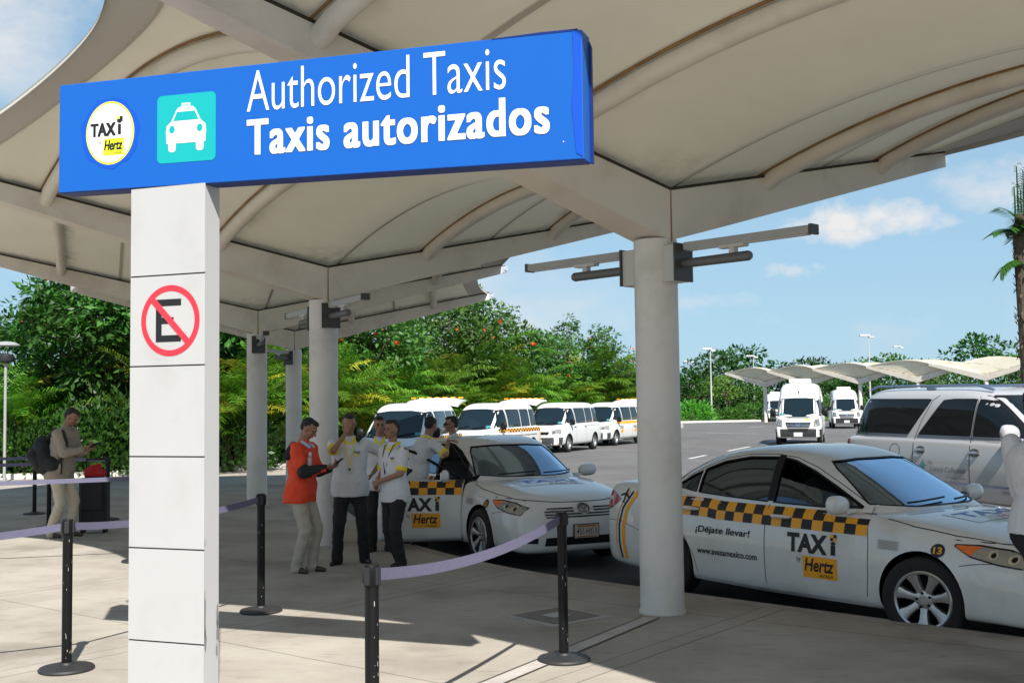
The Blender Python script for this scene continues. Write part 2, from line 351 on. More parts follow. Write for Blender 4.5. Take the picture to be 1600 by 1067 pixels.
# ================================================================== NEAR CANOPY
M_STEEL = mat('canopy_steel', (.65, .60, .52), .55, vary=.05, vscale=2, dirt=(.46, .40, .33), dscale=1.1, bump=.04, bscale=60)
M_FAB = bpy.data.materials.new('canopy_fabric'); M_FAB.use_nodes = True
def _fab():
    t = M_FAB.node_tree; n = t.nodes; l = t.links; n.clear()
    o = n.new('ShaderNodeOutputMaterial'); d = n.new('ShaderNodeBsdfPrincipled'); tr = n.new('ShaderNodeBsdfTranslucent'); mxs = n.new('ShaderNodeMixShader')
    mxs.inputs[0].default_value = .065; d.inputs['Roughness'].default_value = .5; d.inputs['Specular IOR Level'].default_value = .35
    g = n.new('ShaderNodeTexCoord'); nz = n.new('ShaderNodeTexNoise'); nz.inputs['Scale'].default_value = .8; nz.inputs['Detail'].default_value = 7; l.new(g.outputs['Object'], nz.inputs['Vector'])
    nz2 = n.new('ShaderNodeTexNoise'); nz2.inputs['Scale'].default_value = 6; nz2.inputs['Detail'].default_value = 8; l.new(g.outputs['Object'], nz2.inputs['Vector'])
    r = n.new('ShaderNodeValToRGB'); e = r.color_ramp.elements; e[0].position = .3; e[0].color = (.72, .675, .555, 1); e[1].position = .75; e[1].color = (.64, .59, .465, 1)
    ad = n.new('ShaderNodeMath'); ad.operation = 'MULTIPLY_ADD'; ad.inputs[1].default_value = .25; l.new(nz2.outputs['Fac'], ad.inputs[0]); l.new(nz.outputs['Fac'], ad.inputs[2])
    sb = n.new('ShaderNodeMath'); sb.operation = 'SUBTRACT'; sb.inputs[1].default_value = .12; l.new(ad.outputs[0], sb.inputs[0]); l.new(sb.outputs[0], r.inputs[0])
    # mildew staining along the seams against the steel (vertex attribute 'stain' on the membrane)
    at = n.new('ShaderNodeAttribute'); at.attribute_name = 'stain'
    mu = n.new('ShaderNodeMath'); mu.operation = 'MULTIPLY'; l.new(at.outputs['Fac'], mu.inputs[0])
    nr = n.new('ShaderNodeMapRange'); nr.inputs['From Min'].default_value = .3; nr.inputs['From Max'].default_value = .6; l.new(nz2.outputs['Fac'], nr.inputs['Value']); l.new(nr.outputs[0], mu.inputs[1])
    mi = n.new('ShaderNodeMix'); mi.data_type = 'RGBA'; l.new(mu.outputs[0], mi.inputs['Factor']); l.new(r.outputs[0], mi.inputs['A']); mi.inputs['B'].default_value = (.16, .115, .06, 1)
    l.new(mi.outputs['Result'], d.inputs['Base Color']); tr.inputs['Color'].default_value = (.62, .60, .50, 1)
    b = n.new('ShaderNodeBump'); b.inputs['Strength'].default_value = .12; b.inputs['Distance'].default_value = .02; l.new(nz.outputs['Fac'], b.inputs['Height']); l.new(b.outputs[0], d.inputs['Normal'])
    l.new(d.outputs[0], mxs.inputs[1]); l.new(tr.outputs[0], mxs.inputs[2]); l.new(mxs.outputs[0], o.inputs[0])
_fab()
M_SEAM = mat('fabric_seam', (.42, .385, .32), .6)
M_FIT = mat('galvanised_fitting', (.75, .76, .78), .3, metal=.8)
M_COL = mat('column_paint', (.66, .62, .575), .5, vary=.05, vscale=1.5, dirt=(.5, .46, .41), dscale=2.2, bump=.05, bscale=50)

def arm_bot(d, L_): return 3.04 + (4.27 - 3.04) * d / L_
def arm_top(d, L_): return 3.47 + (4.44 - 3.47) * d / L_
def build_canopy(root, cols, dirs, ARM=4.65, rise=.55, wid=.36, colr=.18, detail=True, scl=.15, scr=.08, left=None, scls=None, ztop=3.04):
    nC = len(cols)
    for i, (c, d) in enumerate(zip(cols, dirs)):
        c = Vector((*c, 0)); d = Vector((*d, 0)).normalized(); nn = Vector((-d.y, d.x, 0))
        g = MB(); g.lathe([(colr + .012, 0), (colr + .012, .02), (colr, .021), (colr, 3.06)], 40, Matrix.Translation(c)); col = g.build('column', M_COL, root, smooth=True)
        # head plate where the two arms meet
        for s in (-1, 1):
            g = MB(); ring = []
            N_ = 8; ARM0 = ARM
            if s < 0 and left: ARM = left[i]
            for q in range(N_ + 1):
                t = ARM * q / N_; zb, zt = arm_bot(t, ARM0), arm_top(t, ARM0)
                if q == 0: zb = 3.04 + .005
                w = lerp(wid, wid * .62, q / N_) / 2; p = c + d * s * t
                ring.append([(p + nn * w * a) + Vector((0, 0, z)) for a, z in ((-1, zb), (1, zb), (1, zt), (-1, zt))])
            if True:  # small haunch at the column
                p = c + d * s * -.0; w = wid / 2
            g.rings(ring); beam = g.build('beam', M_STEEL, root); ARM_ = ARM
            if detail:
                g = MB(); rg_ = []
                for q in range(N_ + 1):
                    t = ARM * q / N_; zt = arm_top(t, ARM0); w = lerp(wid, wid * .62, q / N_) / 2 + .003; p = c + d * s * t
                    rg_.append([(p + nn * w * a) + Vector((0, 0, z)) for a, z in ((-1, zt - .012), (1, zt - .012), (1, zt + .014), (-1, zt + .014))])
                g.rings(rg_); g.build('shadow_gap_strip', mat('shadow_gap_dark', (.035, .025, .016), .9, vary=.6, vscale=9), beam)  # thin strip coloured near black to draw the shadow gap under the fabric
                # end plate with pin and shackle
                g = MB(); tp = c + d * s * (ARM + .002)
                M_ = Matrix.Translation(tp + Vector((0, 0, arm_bot(ARM, ARM0) + .06))) @ Matrix(((d.x * s, nn.x, 0, 0), (d.y * s, nn.y, 0, 0), (0, 0, 1, 0), (0, 0, 0, 1)))
                g.box((.07, .03, .03), (.14, .018, .13), M_); g.box((.07, -.03, .03), (.14, .018, .13), M_)
                g.lathe([(.035, -.06), (.035, .06)], 14, M_ @ Matrix.Translation((.11, 0, .03)) @ Matrix.Rotation(math.pi / 2, 4, 'X'))
                g.lathe([(.06, 0), (.06, .03)], 16, M_ @ Matrix.Translation((.05, 0, .1)))
                g.build('tip_fitting', M_FIT, beam, smooth=True)
            ARM = ARM0
        if detail:
            # mitre seam with rust at the middle, both sides, and a narrow joint line where the column meets the beam
            for a in (-1, 1):
                g = MB(); w = wid / 2 + .0025
                p = c + nn * a * w
                g.prism([(-.008, 3.03), (.008, 3.03), (.005, 3.47), (-.005, 3.47)], p, d, (0, 0, 1), nn * a, .002)
                g.build('weld_seam', mat('rust_seam', (.26, .15, .07), .9, vary=.5, vscale=14), root)
    for i in range(nC - 1):
        A, B = Vector((*cols[i], 0)), Vector((*cols[i + 1], 0)); dA, dB = Vector((*dirs[i], 0)).normalized(), Vector((*dirs[i + 1], 0)).normalized()
        LA, LB = (left[i], left[i + 1]) if left else (ARM, ARM)
        scl = scls[i] if scls else scl
        def P(s, t, extra=0, r=None, A=A, B=B, dA=dA, dB=dB, LA=LA, LB=LB):
            la, lb = (LA, LB) if s < 0 else (ARM, ARM)
            # inner 3.5 m keep true distance so that tubes stay put; the rest stretches to the tip
            def ds(l): return abs(s) * ARM if abs(s) * ARM < 3.5 else 3.5 + (abs(s) * ARM - 3.5) / (ARM - 3.5) * (l - 3.5)
            sg_ = -1 if s < 0 else 1
            d = lerp(ds(la), ds(lb), t); a = A + dA * sg_ * ds(la); b = B + dB * sg_ * ds(lb); p = a.lerp(b, t)
            bow = 4 * t * (1 - t); k_ = max(0, (abs(s) - .72) / .28)
            p.z = arm_top(d, ARM) + .012 + (rise if r is None else r) * bow * (1 - (.45 if s < 0 else .85) * k_ * k_ * (3 - 2 * k_)) + extra
            return p
        nS, nT = 48, 30
        vs = []; stain = []
        for a in range(nS + 1):
            for b in range(nT + 1):
                t = b / nT; s = lerp(-(1 - scl * 4 * t * (1 - t)), 1 - scr * 4 * t * (1 - t), a / nS)
                p = P(s, t)
                # fabric relaxes a little between the tubes
                p.z -= .035 * math.sin(math.pi * t) * (1 - abs(math.cos(math.pi * abs(s) * ARM / 1.95 - .2)))
                vs.append(p)
                e = min(t, 1 - t) * (A - B).length
                st = max(0, 1 - e / .16)
                for td in (1.35, 3.3):
                    dd = abs(s) * ARM - td
                    st = max(st, .8 * max(0, 1 - abs(dd + .1) / .08))
                st = max(st, max(0, 1 - abs(s) * ARM / .5) * max(0, 1 - e / .6))
                stain.append(st)
        fs = [(a * (nT + 1) + b, a * (nT + 1) + b + 1, (a + 1) * (nT + 1) + b + 1, (a + 1) * (nT + 1) + b) for a in range(nS) for b in range(nT)]
        g = MB(); g.add(vs, fs); o = g.build('membrane', M_FAB, root, smooth=True, split=60)
        at = o.data.attributes.new('stain', 'FLOAT', 'POINT')
        for q, v in enumerate(stain): at.data[q].value = v
        # edge pockets (doubled fabric band along both free edges)
        for s0 in (-1, 1):
            g = MB(); pr = []
            for b in range(nT * 2 + 1):
                t = b / (nT * 2); sm = (1 - (scl if s0 < 0 else scr) * 4 * t * (1 - t)); p = P(s0 * sm, t, -.012); q = P(s0 * (sm - .075), t, -.022); q2 = P(s0 * (sm + .004), t, -.06)
                pr.append((q, p, q2))
            for a, b in zip(pr, pr[1:]):
                g.quad(a[0], b[0], b[1], a[1]); g.quad(a[1], b[1], b[2], a[2])
            g.build('edge_band', mat('edge_fabric', (.46, .44, .40), .6), root, smooth=True)
        # arched tubes
        if detail:
            for s in (-3.3, -1.35, 1.35, 3.3):
                pts = [P(s / ARM, t / 24, -.10) for t in range(25)]
                sgn_ = 1
                pts[0] = pts[0] + Vector((0, 0, -.06)); pts[-1] = pts[-1] + Vector((0, 0, -.06))
                g = MB(); g.tube(pts, .078, 14); tb_ = g.build('arch_tube', M_STEEL, root, smooth=True)
                for e_ in (-.062, .062):
                    rl = [P((s + e_) / ARM, t / 24, -.034) for t in range(25)]; g = MB(); g.tube(rl, .012, 6); g.build('rust_line', mat('rust_line', (.23, .13, .045), .9, vary=.6, vscale=5), tb_, smooth=True)
            # welded seams of the fabric
            for s in (-4.25, -2.35, .15, 2.35, 4.25):
                g = MB()
                for q in range(30):
                    t0, t1 = q / 30, (q + 1) / 30
                    w = .022 / ARM
                    a_, b_, c_, d_ = [P(x * (1 if abs(s) < 4 else 1 - (scl if s < 0 else scr) * 4 * tt * (1 - tt)), tt) for x, tt in ((s / ARM - w, t0), (s / ARM + w, t0), (s / ARM + w, t1), (s / ARM - w, t1))]
                    for p, tt, x in ((a_, t0, s), (b_, t0, s), (c_, t1, s), (d_, t1, s)):
                        p.z -= .02 + .035 * math.sin(math.pi * tt) * (1 - abs(math.cos(math.pi * abs(s) / 1.95 - .2)))
                    g.quad(a_, b_, c_, d_)
                g.build('fabric_seam', M_SEAM, root)

COLS = [(9.9, 1.3), (5.6, 5.1), (1.207, 9.30), (-2.385, 14.15), (-4.62, 20.25), (-5.02, 25.7)]
DIRS = [(.5, .87), (.62, .78), (.76, .65), (.88, .47), (.948, .32), (.957, .29)]
root = thing('shade_canopy', 'large cream tensile canopy on round columns sheltering the taxi rank', 'canopy', (0, 0, 0))
build_canopy(root, COLS, DIRS, left=[4.65, 4.65, 4.65, 4.65, 7.4, 4.65], scls=[.15, .15, .15, .10, .06])  # one left arm lengthened out of view so its shade covers the left paving

# light fixtures on the column heads
M_BOX = mat('fixture_box', (.52, .49, .45), .5, vary=.06); M_DK = mat('fixture_dark', (.05, .05, .05), .5); M_ALU = mat('fixture_alu', (.34, .33, .31), .45, vary=.1, vscale=12)
def fixture(c, d, s, label, zc=2.86, yaw=0, sc=1):
    d = Vector((*d, 0)).normalized() * s; nn = Vector((-d.y, d.x, 0))
    t = thing('light_fixture', label, 'light fixture', (0, 0, 0), 0, 'linear lights on the canopy columns')
    M_ = Matrix(((d.x, nn.x, 0, c[0]), (d.y, nn.y, 0, c[1]), (0, 0, 1, zc), (0, 0, 0, 1)))
    g = MB(); g.box((.215, 0, -.015), (.13, .20, .30), M_); g.build('junction_box', M_BOX, t, bevel=.006)
    g = MB(); g.box((.287, 0, -.01), (.014, .24, .31), M_); g.build('mounting_plate', M_DK, t)
    g = MB(); g.tube([M_ @ Vector(p) for p in ((.29, 0, -.02), (.40, 0, -.02), (.92, 0, -.02), (.94, 0, -.02))], [.038, .038, .04, .03], 14); g.build('support_tube', mat('support_grey', (.13, .13, .125), .5, metal=.3), t, smooth=True)
    g = MB(); g.box((.78, 0, .05), (.05, .06, .07), M_); g.box((.78, 0, .095), (.24, .075, .075), M_); g.build('bracket', M_BOX, t, bevel=.004)
    g = MB(); g.box((.90, 0, .115), (1.16, .095, .062), M_); 
    lamp = g.build('lamp_housing', M_ALU, t, bevel=.006)
    g = MB(); g.box((.90, 0, .0815), (1.1, .07, .006), M_); g.build('diffuser', mat('diffuser', (.55, .55, .52), .4), lamp)
    g = MB(); g.box((1.493, 0, .115), (.026, .105, .075), M_); g.build('end_cap', M_DK, lamp)
FIXD = {2: (.93, -.03), 3: (.93, .05), 4: (.9, -.45), 5: (.9, -.45)}
where = {2: 'nearest round column', 3: 'second round column', 4: 'third round column', 5: 'farthest round column'}
fixture((1.207, 9.30), (.69, -.72), 1, 'linear light bar reaching right from the head of the nearest round column')
fixture((1.207, 9.30), (.69, -.72), -1, 'linear light bar reaching left from the head of the nearest round column')
fixture((-2.385, 14.15), (.47, -.88), 1, 'light bar on the right of the head of the second round column')
fixture((-2.385, 14.15), (.47, -.88), -1, 'light bar on the left of the head of the second round column')
fixture((-4.62, 20.25), (.32, -.95), 1, 'small light fixture on the head of the third round column, behind the sign post')
fixture((-5.02, 25.7), (-.25, -.97), 1, 'small light fixture on the head of the farthest round column')

# ================================================================== SIGN
SA = Vector((-2.56, 6.29, 0)); SB = Vector((.35, 5.20, 0)); su = (SB - SA).normalized(); sn = Vector((su.y, -su.x, 0))   # sn faces the camera
M_BLUE = mat('sign_blue', (.004, .098, .44), .38, spec=.4, vary=.04, vscale=2, bump=.03, bscale=3)
M_NAVY = mat('sign_edge_blue', (.004, .02, .16), .4)
M_WHITE = mat('sign_white', (.80, .80, .80), .5)
M_BLACK = mat('sign_black', (.008, .008, .01), .5)
M_POST = mat('post_panel', (.43, .43, .43), .42, vary=.035, vscale=2.5, dirt=(.37, .365, .355), dscale=1.8)
M_POSTS = mat('post_side', (.45, .45, .465), .42, vary=.04, vscale=2)
sg = thing('taxi_sign', 'white panelled post carrying a long blue authorized taxis sign', 'sign', (-1.83, 6.02, 0))
SK = 1.045      # metres per design unit
sg.location = (-1.83 * SK, 6.02 * SK, 0)
off0 = sg.location.copy()
def W3(u, v, d=0):      # sign space to local space of the thing
    p = (SA + su * u + sn * d) * SK; return Vector((p.x, p.y, max(0, CAMH + (v - CAMH) * SK))) - off0
TILT = -0.027
def sv(u, v): return v + TILT * u        # tilt of the panel
TH = .125; ZB = 2.937; ZT = ZB + .617; LEN = 3.105
g = MB()
def prism_face(poly, d0, d1, tilt=True, gg=None):
    gg = gg or g
    a = [W3(u, sv(u, v) if tilt else v, d0) for u, v in poly]; b = [W3(u, sv(u, v) if tilt else v, d1) for u, v in poly]
    n2 = len(a); gg.add(a + b, [tuple(range(n2)), tuple(reversed(range(n2, 2 * n2)))] + [(k, n2 + k, n2 + (k + 1) % n2, (k + 1) % n2) for k in range(n2)])
prism_face([(0, ZB), (LEN, ZB), (LEN, ZT), (0, ZT)], 0, -TH)
box_ = g.build('sign_box', M_BLUE, sg, bevel=.004)
g = MB(); prism_face([(0.006, ZB - .004), (LEN - .006, ZB - .004), (LEN - .006, ZB + .0), (0.006, ZB + .0)], -.006, -TH + .004); g.build('bottom_tray', M_NAVY, box_)
g = MB()   # worn folded edge of the vinyl at the right end and top
prism_face([(LEN - .035, ZB + .03), (LEN - .003, ZB + .01), (LEN - .003, ZT - .006), (LEN - .045, ZT - .005), (LEN - .04, ZT - .2), (LEN - .055, ZT - .35)], .0015, .0035); g.build('vinyl_fold', mat('vinyl_dark', (0, .07, .5), .4), box_)
g = MB(); prism_face([(LEN - .46, ZT - .003), (LEN - .02, ZT - .004), (LEN - .02, ZT + .006), (LEN - .2, ZT + .007), (LEN - .44, ZT + .001)], .002, -.01); prism_face([(LEN + .0005, ZB + .0), (LEN + .012, ZB + .0), (LEN + .012, ZT - .05), (LEN + .0005, ZT - .02)], -.11, -TH - .01); g.build('peeled_edge', M_NAVY, box_)
g = MB()
for (u, v, w_, h_) in ((LEN - .10, ZB + .085, .005, .005), (LEN - .02, ZB + .03, .002, .03)):
    prism_face([(u, v), (u + w_, v - .3 * w_), (u + w_, v - .3 * w_ + h_), (u, v + h_)], .0015, .003)
g.build('scratches', M_WHITE, box_)
def face_text(s, u0, u1, v0, v1, m, name='lettering', par=None, d=.003, bold=0, shear=0, tilt=True, space=1, stack=0):
    g = MB()
    n_s = 12 if stack else 1        # heavy strokes: the thin glyph swept round a small square, each layer a little prouder
    vs, fs = text_fit(s, u0 + stack, u1 - stack, v0 + stack, v1 - stack, bold, shear, space)
    for q in range(n_s):
        ox, oy = [(-1, -1), (-.4, -1), (.4, -1), (1, -1), (1, -.3), (1, .3), (1, 1), (.4, 1), (-.4, 1), (-1, 1), (-1, .3), (-1, -.3)][q] if stack else (0, 0)
        g.add([W3(u + stack * ox, (sv(u, v) if tilt else v) + stack * .6 * oy, d + .00012 * q) for u, v in vs], fs)
    return g.build(name, m, par or box_, normals=False)
face_text('Authorized Taxis', 1.253, 2.72, 3.301, 3.520, M_WHITE, bold=-.006)
face_text('Taxis autorizados', 1.253, 2.94, 3.065, 3.262, M_WHITE, space=1.12, stack=.0072)
def face_poly(poly, m, name, d=.003, par=None, tilt=True):
    g_ = MB(); prism_face(poly, .0005, d, tilt, g_); return g_.build(name, m, par or box_)
def ring_poly(cx, cy, rx, ry, rx2, ry2, m, name, d=.003, par=None, tilt=True, n2=56):
    g = MB(); a = disc2d(cx, cy, rx, ry, n2); b = disc2d(cx, cy, rx2, ry2, n2)
    for k in range(n2):
        q = (k + 1) % n2; g.quad(*[W3(u, sv(u, v) if tilt else v, d) for u, v in (a[k], a[q], b[q], b[k])])
    return g.build(name, m, par or box_, normals=False)
cy = 3.254
# taxi company roundel
g = MB(); pts = []
for k in range(60):
    a = 2 * math.pi * k / 60; rr = .198 + .006 * math.sin(7 * a) + .004 * math.sin(13 * a + 1); pts.append((.358 + rr * math.cos(a), cy + rr * math.sin(a)))
prism_face(pts, .0004, .0015); g.build('roundel_halo', mat('halo_blue', (0, .07, .50), .4), box_)
rd = face_poly(disc2d(.358, cy, .165, .178, 56), mat('roundel_yellow', (.75, .78, .05), .5), 'roundel', .0025)
face_poly(disc2d(.358, cy, .153, .166, 56), M_WHITE, 'disc', .0035, rd)
face_text('TAX', .225, .400, 3.235, 3.315, M_BLACK, 'lettering', rd, .0045, stack=.0045)
face_text('i', .414, .437, 3.24, 3.325, M_BLACK, 'lettering', rd, .0045, stack=.0040)
face_poly([(.408, 3.312), (.446, 3.314), (.446, 3.345), (.408, 3.343)], M_BLACK, 'logo_square', .0050, rd)
face_poly([(.408, 3.328), (.427, 3.329), (.427, 3.344), (.408, 3.343)], mat('roundel_yellow'), 'logo_check', .0056, rd)
face_poly([(.312, 3.128), (.455, 3.128), (.455, 3.222), (.318, 3.222)], mat('logo_lime', (.72, .80, .02), .5), 'logo_panel', .0045, rd)
face_text('Hertz', .322, .448, 3.156, 3.214, M_BLACK, 'lettering', rd, .0056, shear=.25, stack=.0020)
face_text('AVASA', .388, .44, 3.134, 3.148, M_BLACK, 'lettering', rd, .0056, shear=.2)
face_text('by', .282, .305, 3.19, 3.215, M_BLACK, 'lettering', rd, .0045)
# teal taxi pictogram
tq = face_poly(rrect(.677, 3.06, 1.056, 3.433, .03), mat('teal', (.0, .36, .37), .45), 'pictogram', .002)
g = MB(); u0 = .866
bodyp = [(-.125, 3.165), (-.13, 3.23), (-.125, 3.262), (-.095, 3.285), (-.06, 3.35), (-.045, 3.362), (.045, 3.362), (.06, 3.35), (.095, 3.285), (.125, 3.262), (.13, 3.23), (.125, 3.165)]
prism_face([(u0 + a, b) for a, b in bodyp], .0025, .0035)
for sx in (-1, 1):
    prism_face([(u0 + sx * .09 + a, b) for a, b in rrect(-.024, 3.118, .024, 3.18, .02)], .0025, .0034)
prism_face([(u0 + a, b) for a, b in ((-.028, 3.36), (.028, 3.36), (.028, 3.383), (-.028, 3.383))], .0025, .0036)
g.build('taxi_figure', M_WHITE, tq)
g = MB(); prism_face([(u0 + a, b) for a, b in ((-.082, 3.288), (-.058, 3.337), (.058, 3.337), (.082, 3.288))], .0037, .0045)
for sx in (-1, 1): prism_face(disc2d(u0 + sx * .09, 3.242, .019, .021, 20), .0037, .0045)
g.build('figure_cutouts', mat('teal'), tq)
face_text('TAXI', u0 - .021, u0 + .021, 3.364, 3.378, mat('teal'), 'lettering', tq, .0048, bold=.02)
# post
PU0, PU1 = .505, .990
g = MB(); prism_face([(PU0 + .004, 0), (PU1 - .004, 0), (PU1 - .004, ZB - .03), (PU0 + .004, ZB - .03)], -.004, -TH - .012, False); core = g.build('post', M_POSTS, sg, bevel=.003)
g = MB(); prism_face([(PU0 + .002, 0.002), (PU1 - .002, 0.002), (PU1 - .002, 2.93), (PU0 + .002, 2.93)], -.0035, -.0045, False); g.build('joint_backing', M_BLACK, core)
zs = [0.005, .472, .963, 1.452, 1.939, 2.430, 2.918]
g = MB()
for a, b in zip(zs, zs[1:]): prism_face([(PU0, a + .004), (PU1, a + .004), (PU1, b - .004), (PU0, b - .004)], .0, -.0025, False)
g.build('facing_panels', M_POST, core)
g = MB()
rnd = random.Random(3)
def scuff(u, v, w_, h_, dd=.001, side=False):
    pl = []
    for k in range(16):
        a = 2 * math.pi * k / 16; rr = rnd.uniform(.45, 1.0); pl.append((u + w_ * rr * math.cos(a), v + h_ * rr * math.sin(a)))
    if side:
        pts_ = [W3(PU1 - .0035 + .0016, v2, u2) for u2, v2 in pl]; g.add(pts_, [tuple(range(16))])
    else: prism_face(pl, .0005, dd, False)
scuff(PU0 + .09, .215, .045, .014)
for (u, v, w_, h_) in ((-.012, .62, .010, .16), (-.016, .5, .012, .1), (-.122, .60, .012, .07), (-.122, .52, .016, .08), (-.118, .42, .01, .05), (-.010, 1.0, .004, .03)): scuff(u, v, w_, h_, side=True)
g.build('paint_chips', mat('bare_metal', (.19, .19, .20), .6), core, normals=False)
# no parking emblem
em = ring_poly(.768, 2.182, .190, .192, .158, .160, mat('ban_red', (.72, .03, .05), .5), 'no_parking_emblem', .002, core, False)
g = MB(); 
for p in ([(.675, 2.068), (.712, 2.068), (.712, 2.298), (.675, 2.298)], [(.712, 2.262), (.838, 2.262), (.838, 2.298), (.712, 2.298)], [(.712, 2.165), (.79, 2.165), (.79, 2.200), (.712, 2.200)], [(.712, 2.068), (.838, 2.068), (.838, 2.103), (.712, 2.103)]): prism_face(p, .0005, .0018, False)
g.build('letter_e', M_BLACK, em)
g = MB(); a0 = Vector((.768 - .122, 2.182 + .124)); a1 = Vector((.768 + .122, 2.182 - .124)); t_ = (a1 - a0).normalized(); n2_ = Vector((-t_.y, t_.x)) * .017
prism_face([tuple(a0 - n2_), tuple(a1 - n2_), tuple(a1 + n2_), tuple(a0 + n2_)], .0022, .0036, False); g.build('slash', mat('ban_red'), em)
# ================================================================== VEHICLES
M_CW = mat('car_white', (.66, .655, .635), .28, coat=.8, vary=.03, vscale=1.5, dirt=(.53, .51, .47), dscale=1.6)
M_VW = mat('van_white', (.70, .70, .69), .35, coat=.4, vary=.02, vscale=1.5)
M_SILV = mat('suv_silver', (.50, .50, .51), .28, metal=.25, coat=.6)
M_INT = mat('car_interior', (.035, .034, .033), .8)
M_SEAT = mat('seat_grey', (.16, .155, .145), .85)
M_RUB = mat('tyre_rubber', (.011, .011, .011), .8, bump=.1, bscale=60)
M_RIM = mat('rim_alloy', (.50, .50, .50), .3, metal=.8, dirt=(.2, .18, .16), vary=.05)
M_BLK = mat('black_trim', (.008, .008, .009), .45, spec=.25)
M_DKP = mat('dark_plastic', (.022, .023, .025), .6, spec=.3)
M_CHR = mat('chrome', (.75, .75, .76), .12, metal=1)
M_YEL = mat('taxi_amber', (.85, .36, .012), .4)
M_GAP = mat('panel_gap', (.02, .02, .02), .8)
M_LRED = mat('lens_red', (.35, .008, .01), .15, coat=.6)
M_LORG = mat('lens_orange', (.80, .16, .02), .2, coat=.5)
M_LCLR = mat('lens_clear', (.30, .29, .26), .12, coat=1, metal=.3)
M_LIN = mat('lamp_reflector', (.55, .55, .53), .15, metal=.9)
def glass_mat(name, tint, mixf, rough=.02):
    m = bpy.data.materials.new(name); m.use_nodes = True; t = m.node_tree; n = t.nodes; l = t.links; n.clear()
    o = n.new('ShaderNodeOutputMaterial'); tr = n.new('ShaderNodeBsdfTransparent'); gl = n.new('ShaderNodeBsdfGlossy'); fr = n.new('ShaderNodeFresnel'); mx = n.new('ShaderNodeMixShader')
    tr.inputs['Color'].default_value = (*tint, 1); gl.inputs['Roughness'].default_value = rough; gl.inputs['Color'].default_value = (.62, .80, 1, 1); fr.inputs['IOR'].default_value = 1.62
    ad = n.new('ShaderNodeMath'); ad.operation = 'MULTIPLY_ADD'; ad.use_clamp = True; ad.inputs[1].default_value = mixf; ad.inputs[2].default_value = .03
    l.new(fr.outputs[0], ad.inputs[0]); l.new(ad.outputs[0], mx.inputs[0]); l.new(tr.outputs[0], mx.inputs[1]); l.new(gl.outputs[0], mx.inputs[2]); l.new(mx.outputs[0], o.inputs[0])
    MATS[name] = m; return m
M_GL = glass_mat('glass_clear', (.20, .25, .25), 1.6)
M_GLW = glass_mat('glass_windshield', (.25, .33, .35), 4.5)
M_GLT = glass_mat('glass_tinted', (.03, .035, .035), 1.5)
M_GD = mat('glass_dark', (.006, .009, .011), .05, spec=.4, coat=0)
M_GB = mat('van_glass', (.006, .014, .02), .05, spec=.5, coat=0)

def spline(pts, x):
    """monotone-ish interpolation of a station table"""
    if x <= pts[0][0]: return list(pts[0][1:])
    for a, b in zip(pts, pts[1:]):
        if x <= b[0]:
            t = (x - a[0]) / (b[0] - a[0]); return [lerp(p, q, t) for p, q in zip(a[1:], b[1:])]
    return list(pts[-1][1:])

def lower_body(st):
    """closed loft; station = (x, zbottom, zshoulder, zcentre, halfwidth, shoulder inset)"""
    rs = []
    for (x, zb, zs, zc, w, ins) in st:
        h = zs - zb; sh = w * (1 - ins)
        half = [(w * .80, zb), (w * .955, zb + .02 * min(1, h * 3)), (w * .985, zb + h * .16), (w, zb + h * .42), (w * .998, zb + h * .66), (w * (1 - ins * .42), zb + h * .88), (sh, zs), (sh * .88, lerp(zs, zc, .55)), (sh * .5, lerp(zs, zc, .92))]
        ring = [(x, 0, zb)] + [(x, -y, z) for y, z in half] + [(x, 0, zc)] + [(x, y, z) for y, z in reversed(half)]
        rs.append(ring)
    g = MB(); g.rings(rs); return g
def cabin_body(rg, n=28):
    """rings by height: (z, xfront, xrear, halfwidth, exponent, nose) plan superellipse"""
    rs = []
    for (z, xf, xr, hw, ex) in rg:
        xm = (xf + xr) / 2; a = (xf - xr) / 2; ring = []
        for k in range(n):
            th = 2 * math.pi * (k + .5) / n; c, s = math.cos(th), math.sin(th)
            # even spacing on a rounded rectangle
            px = math.copysign(abs(c) ** (2 / ex), c); py = math.copysign(abs(s) ** (2 / (ex + 1)), s)
            ring.append((xm + a * px, hw * py, z))
        rs.append(ring)
    g = MB(); g.rings(rs); return g
def sub_mesh(mb, lv=2):
    o = mb.build('tmp', None); m = o.modifiers.new('s', 'SUBSURF'); m.levels = lv; m.render_levels = lv
    me = evaluated_mesh(o); drop(o); t = bpy.data.objects.new('tmp', me); C.objects.link(t); return t
def boolean(a, b, op, mat_=None):
    if mat_ is not None:
        b.data.materials.clear(); b.data.materials.append(mat_)
        for p in b.data.polygons: p.material_index = 0
    m = a.modifiers.new('b', 'BOOLEAN'); m.operation = op; m.object = b; m.solver = 'EXACT'; m.material_mode = 'TRANSFER'
    me = evaluated_mesh(a); old = a.data; a.modifiers.clear(); a.data = me; bpy.data.meshes.remove(old); drop(b); return a
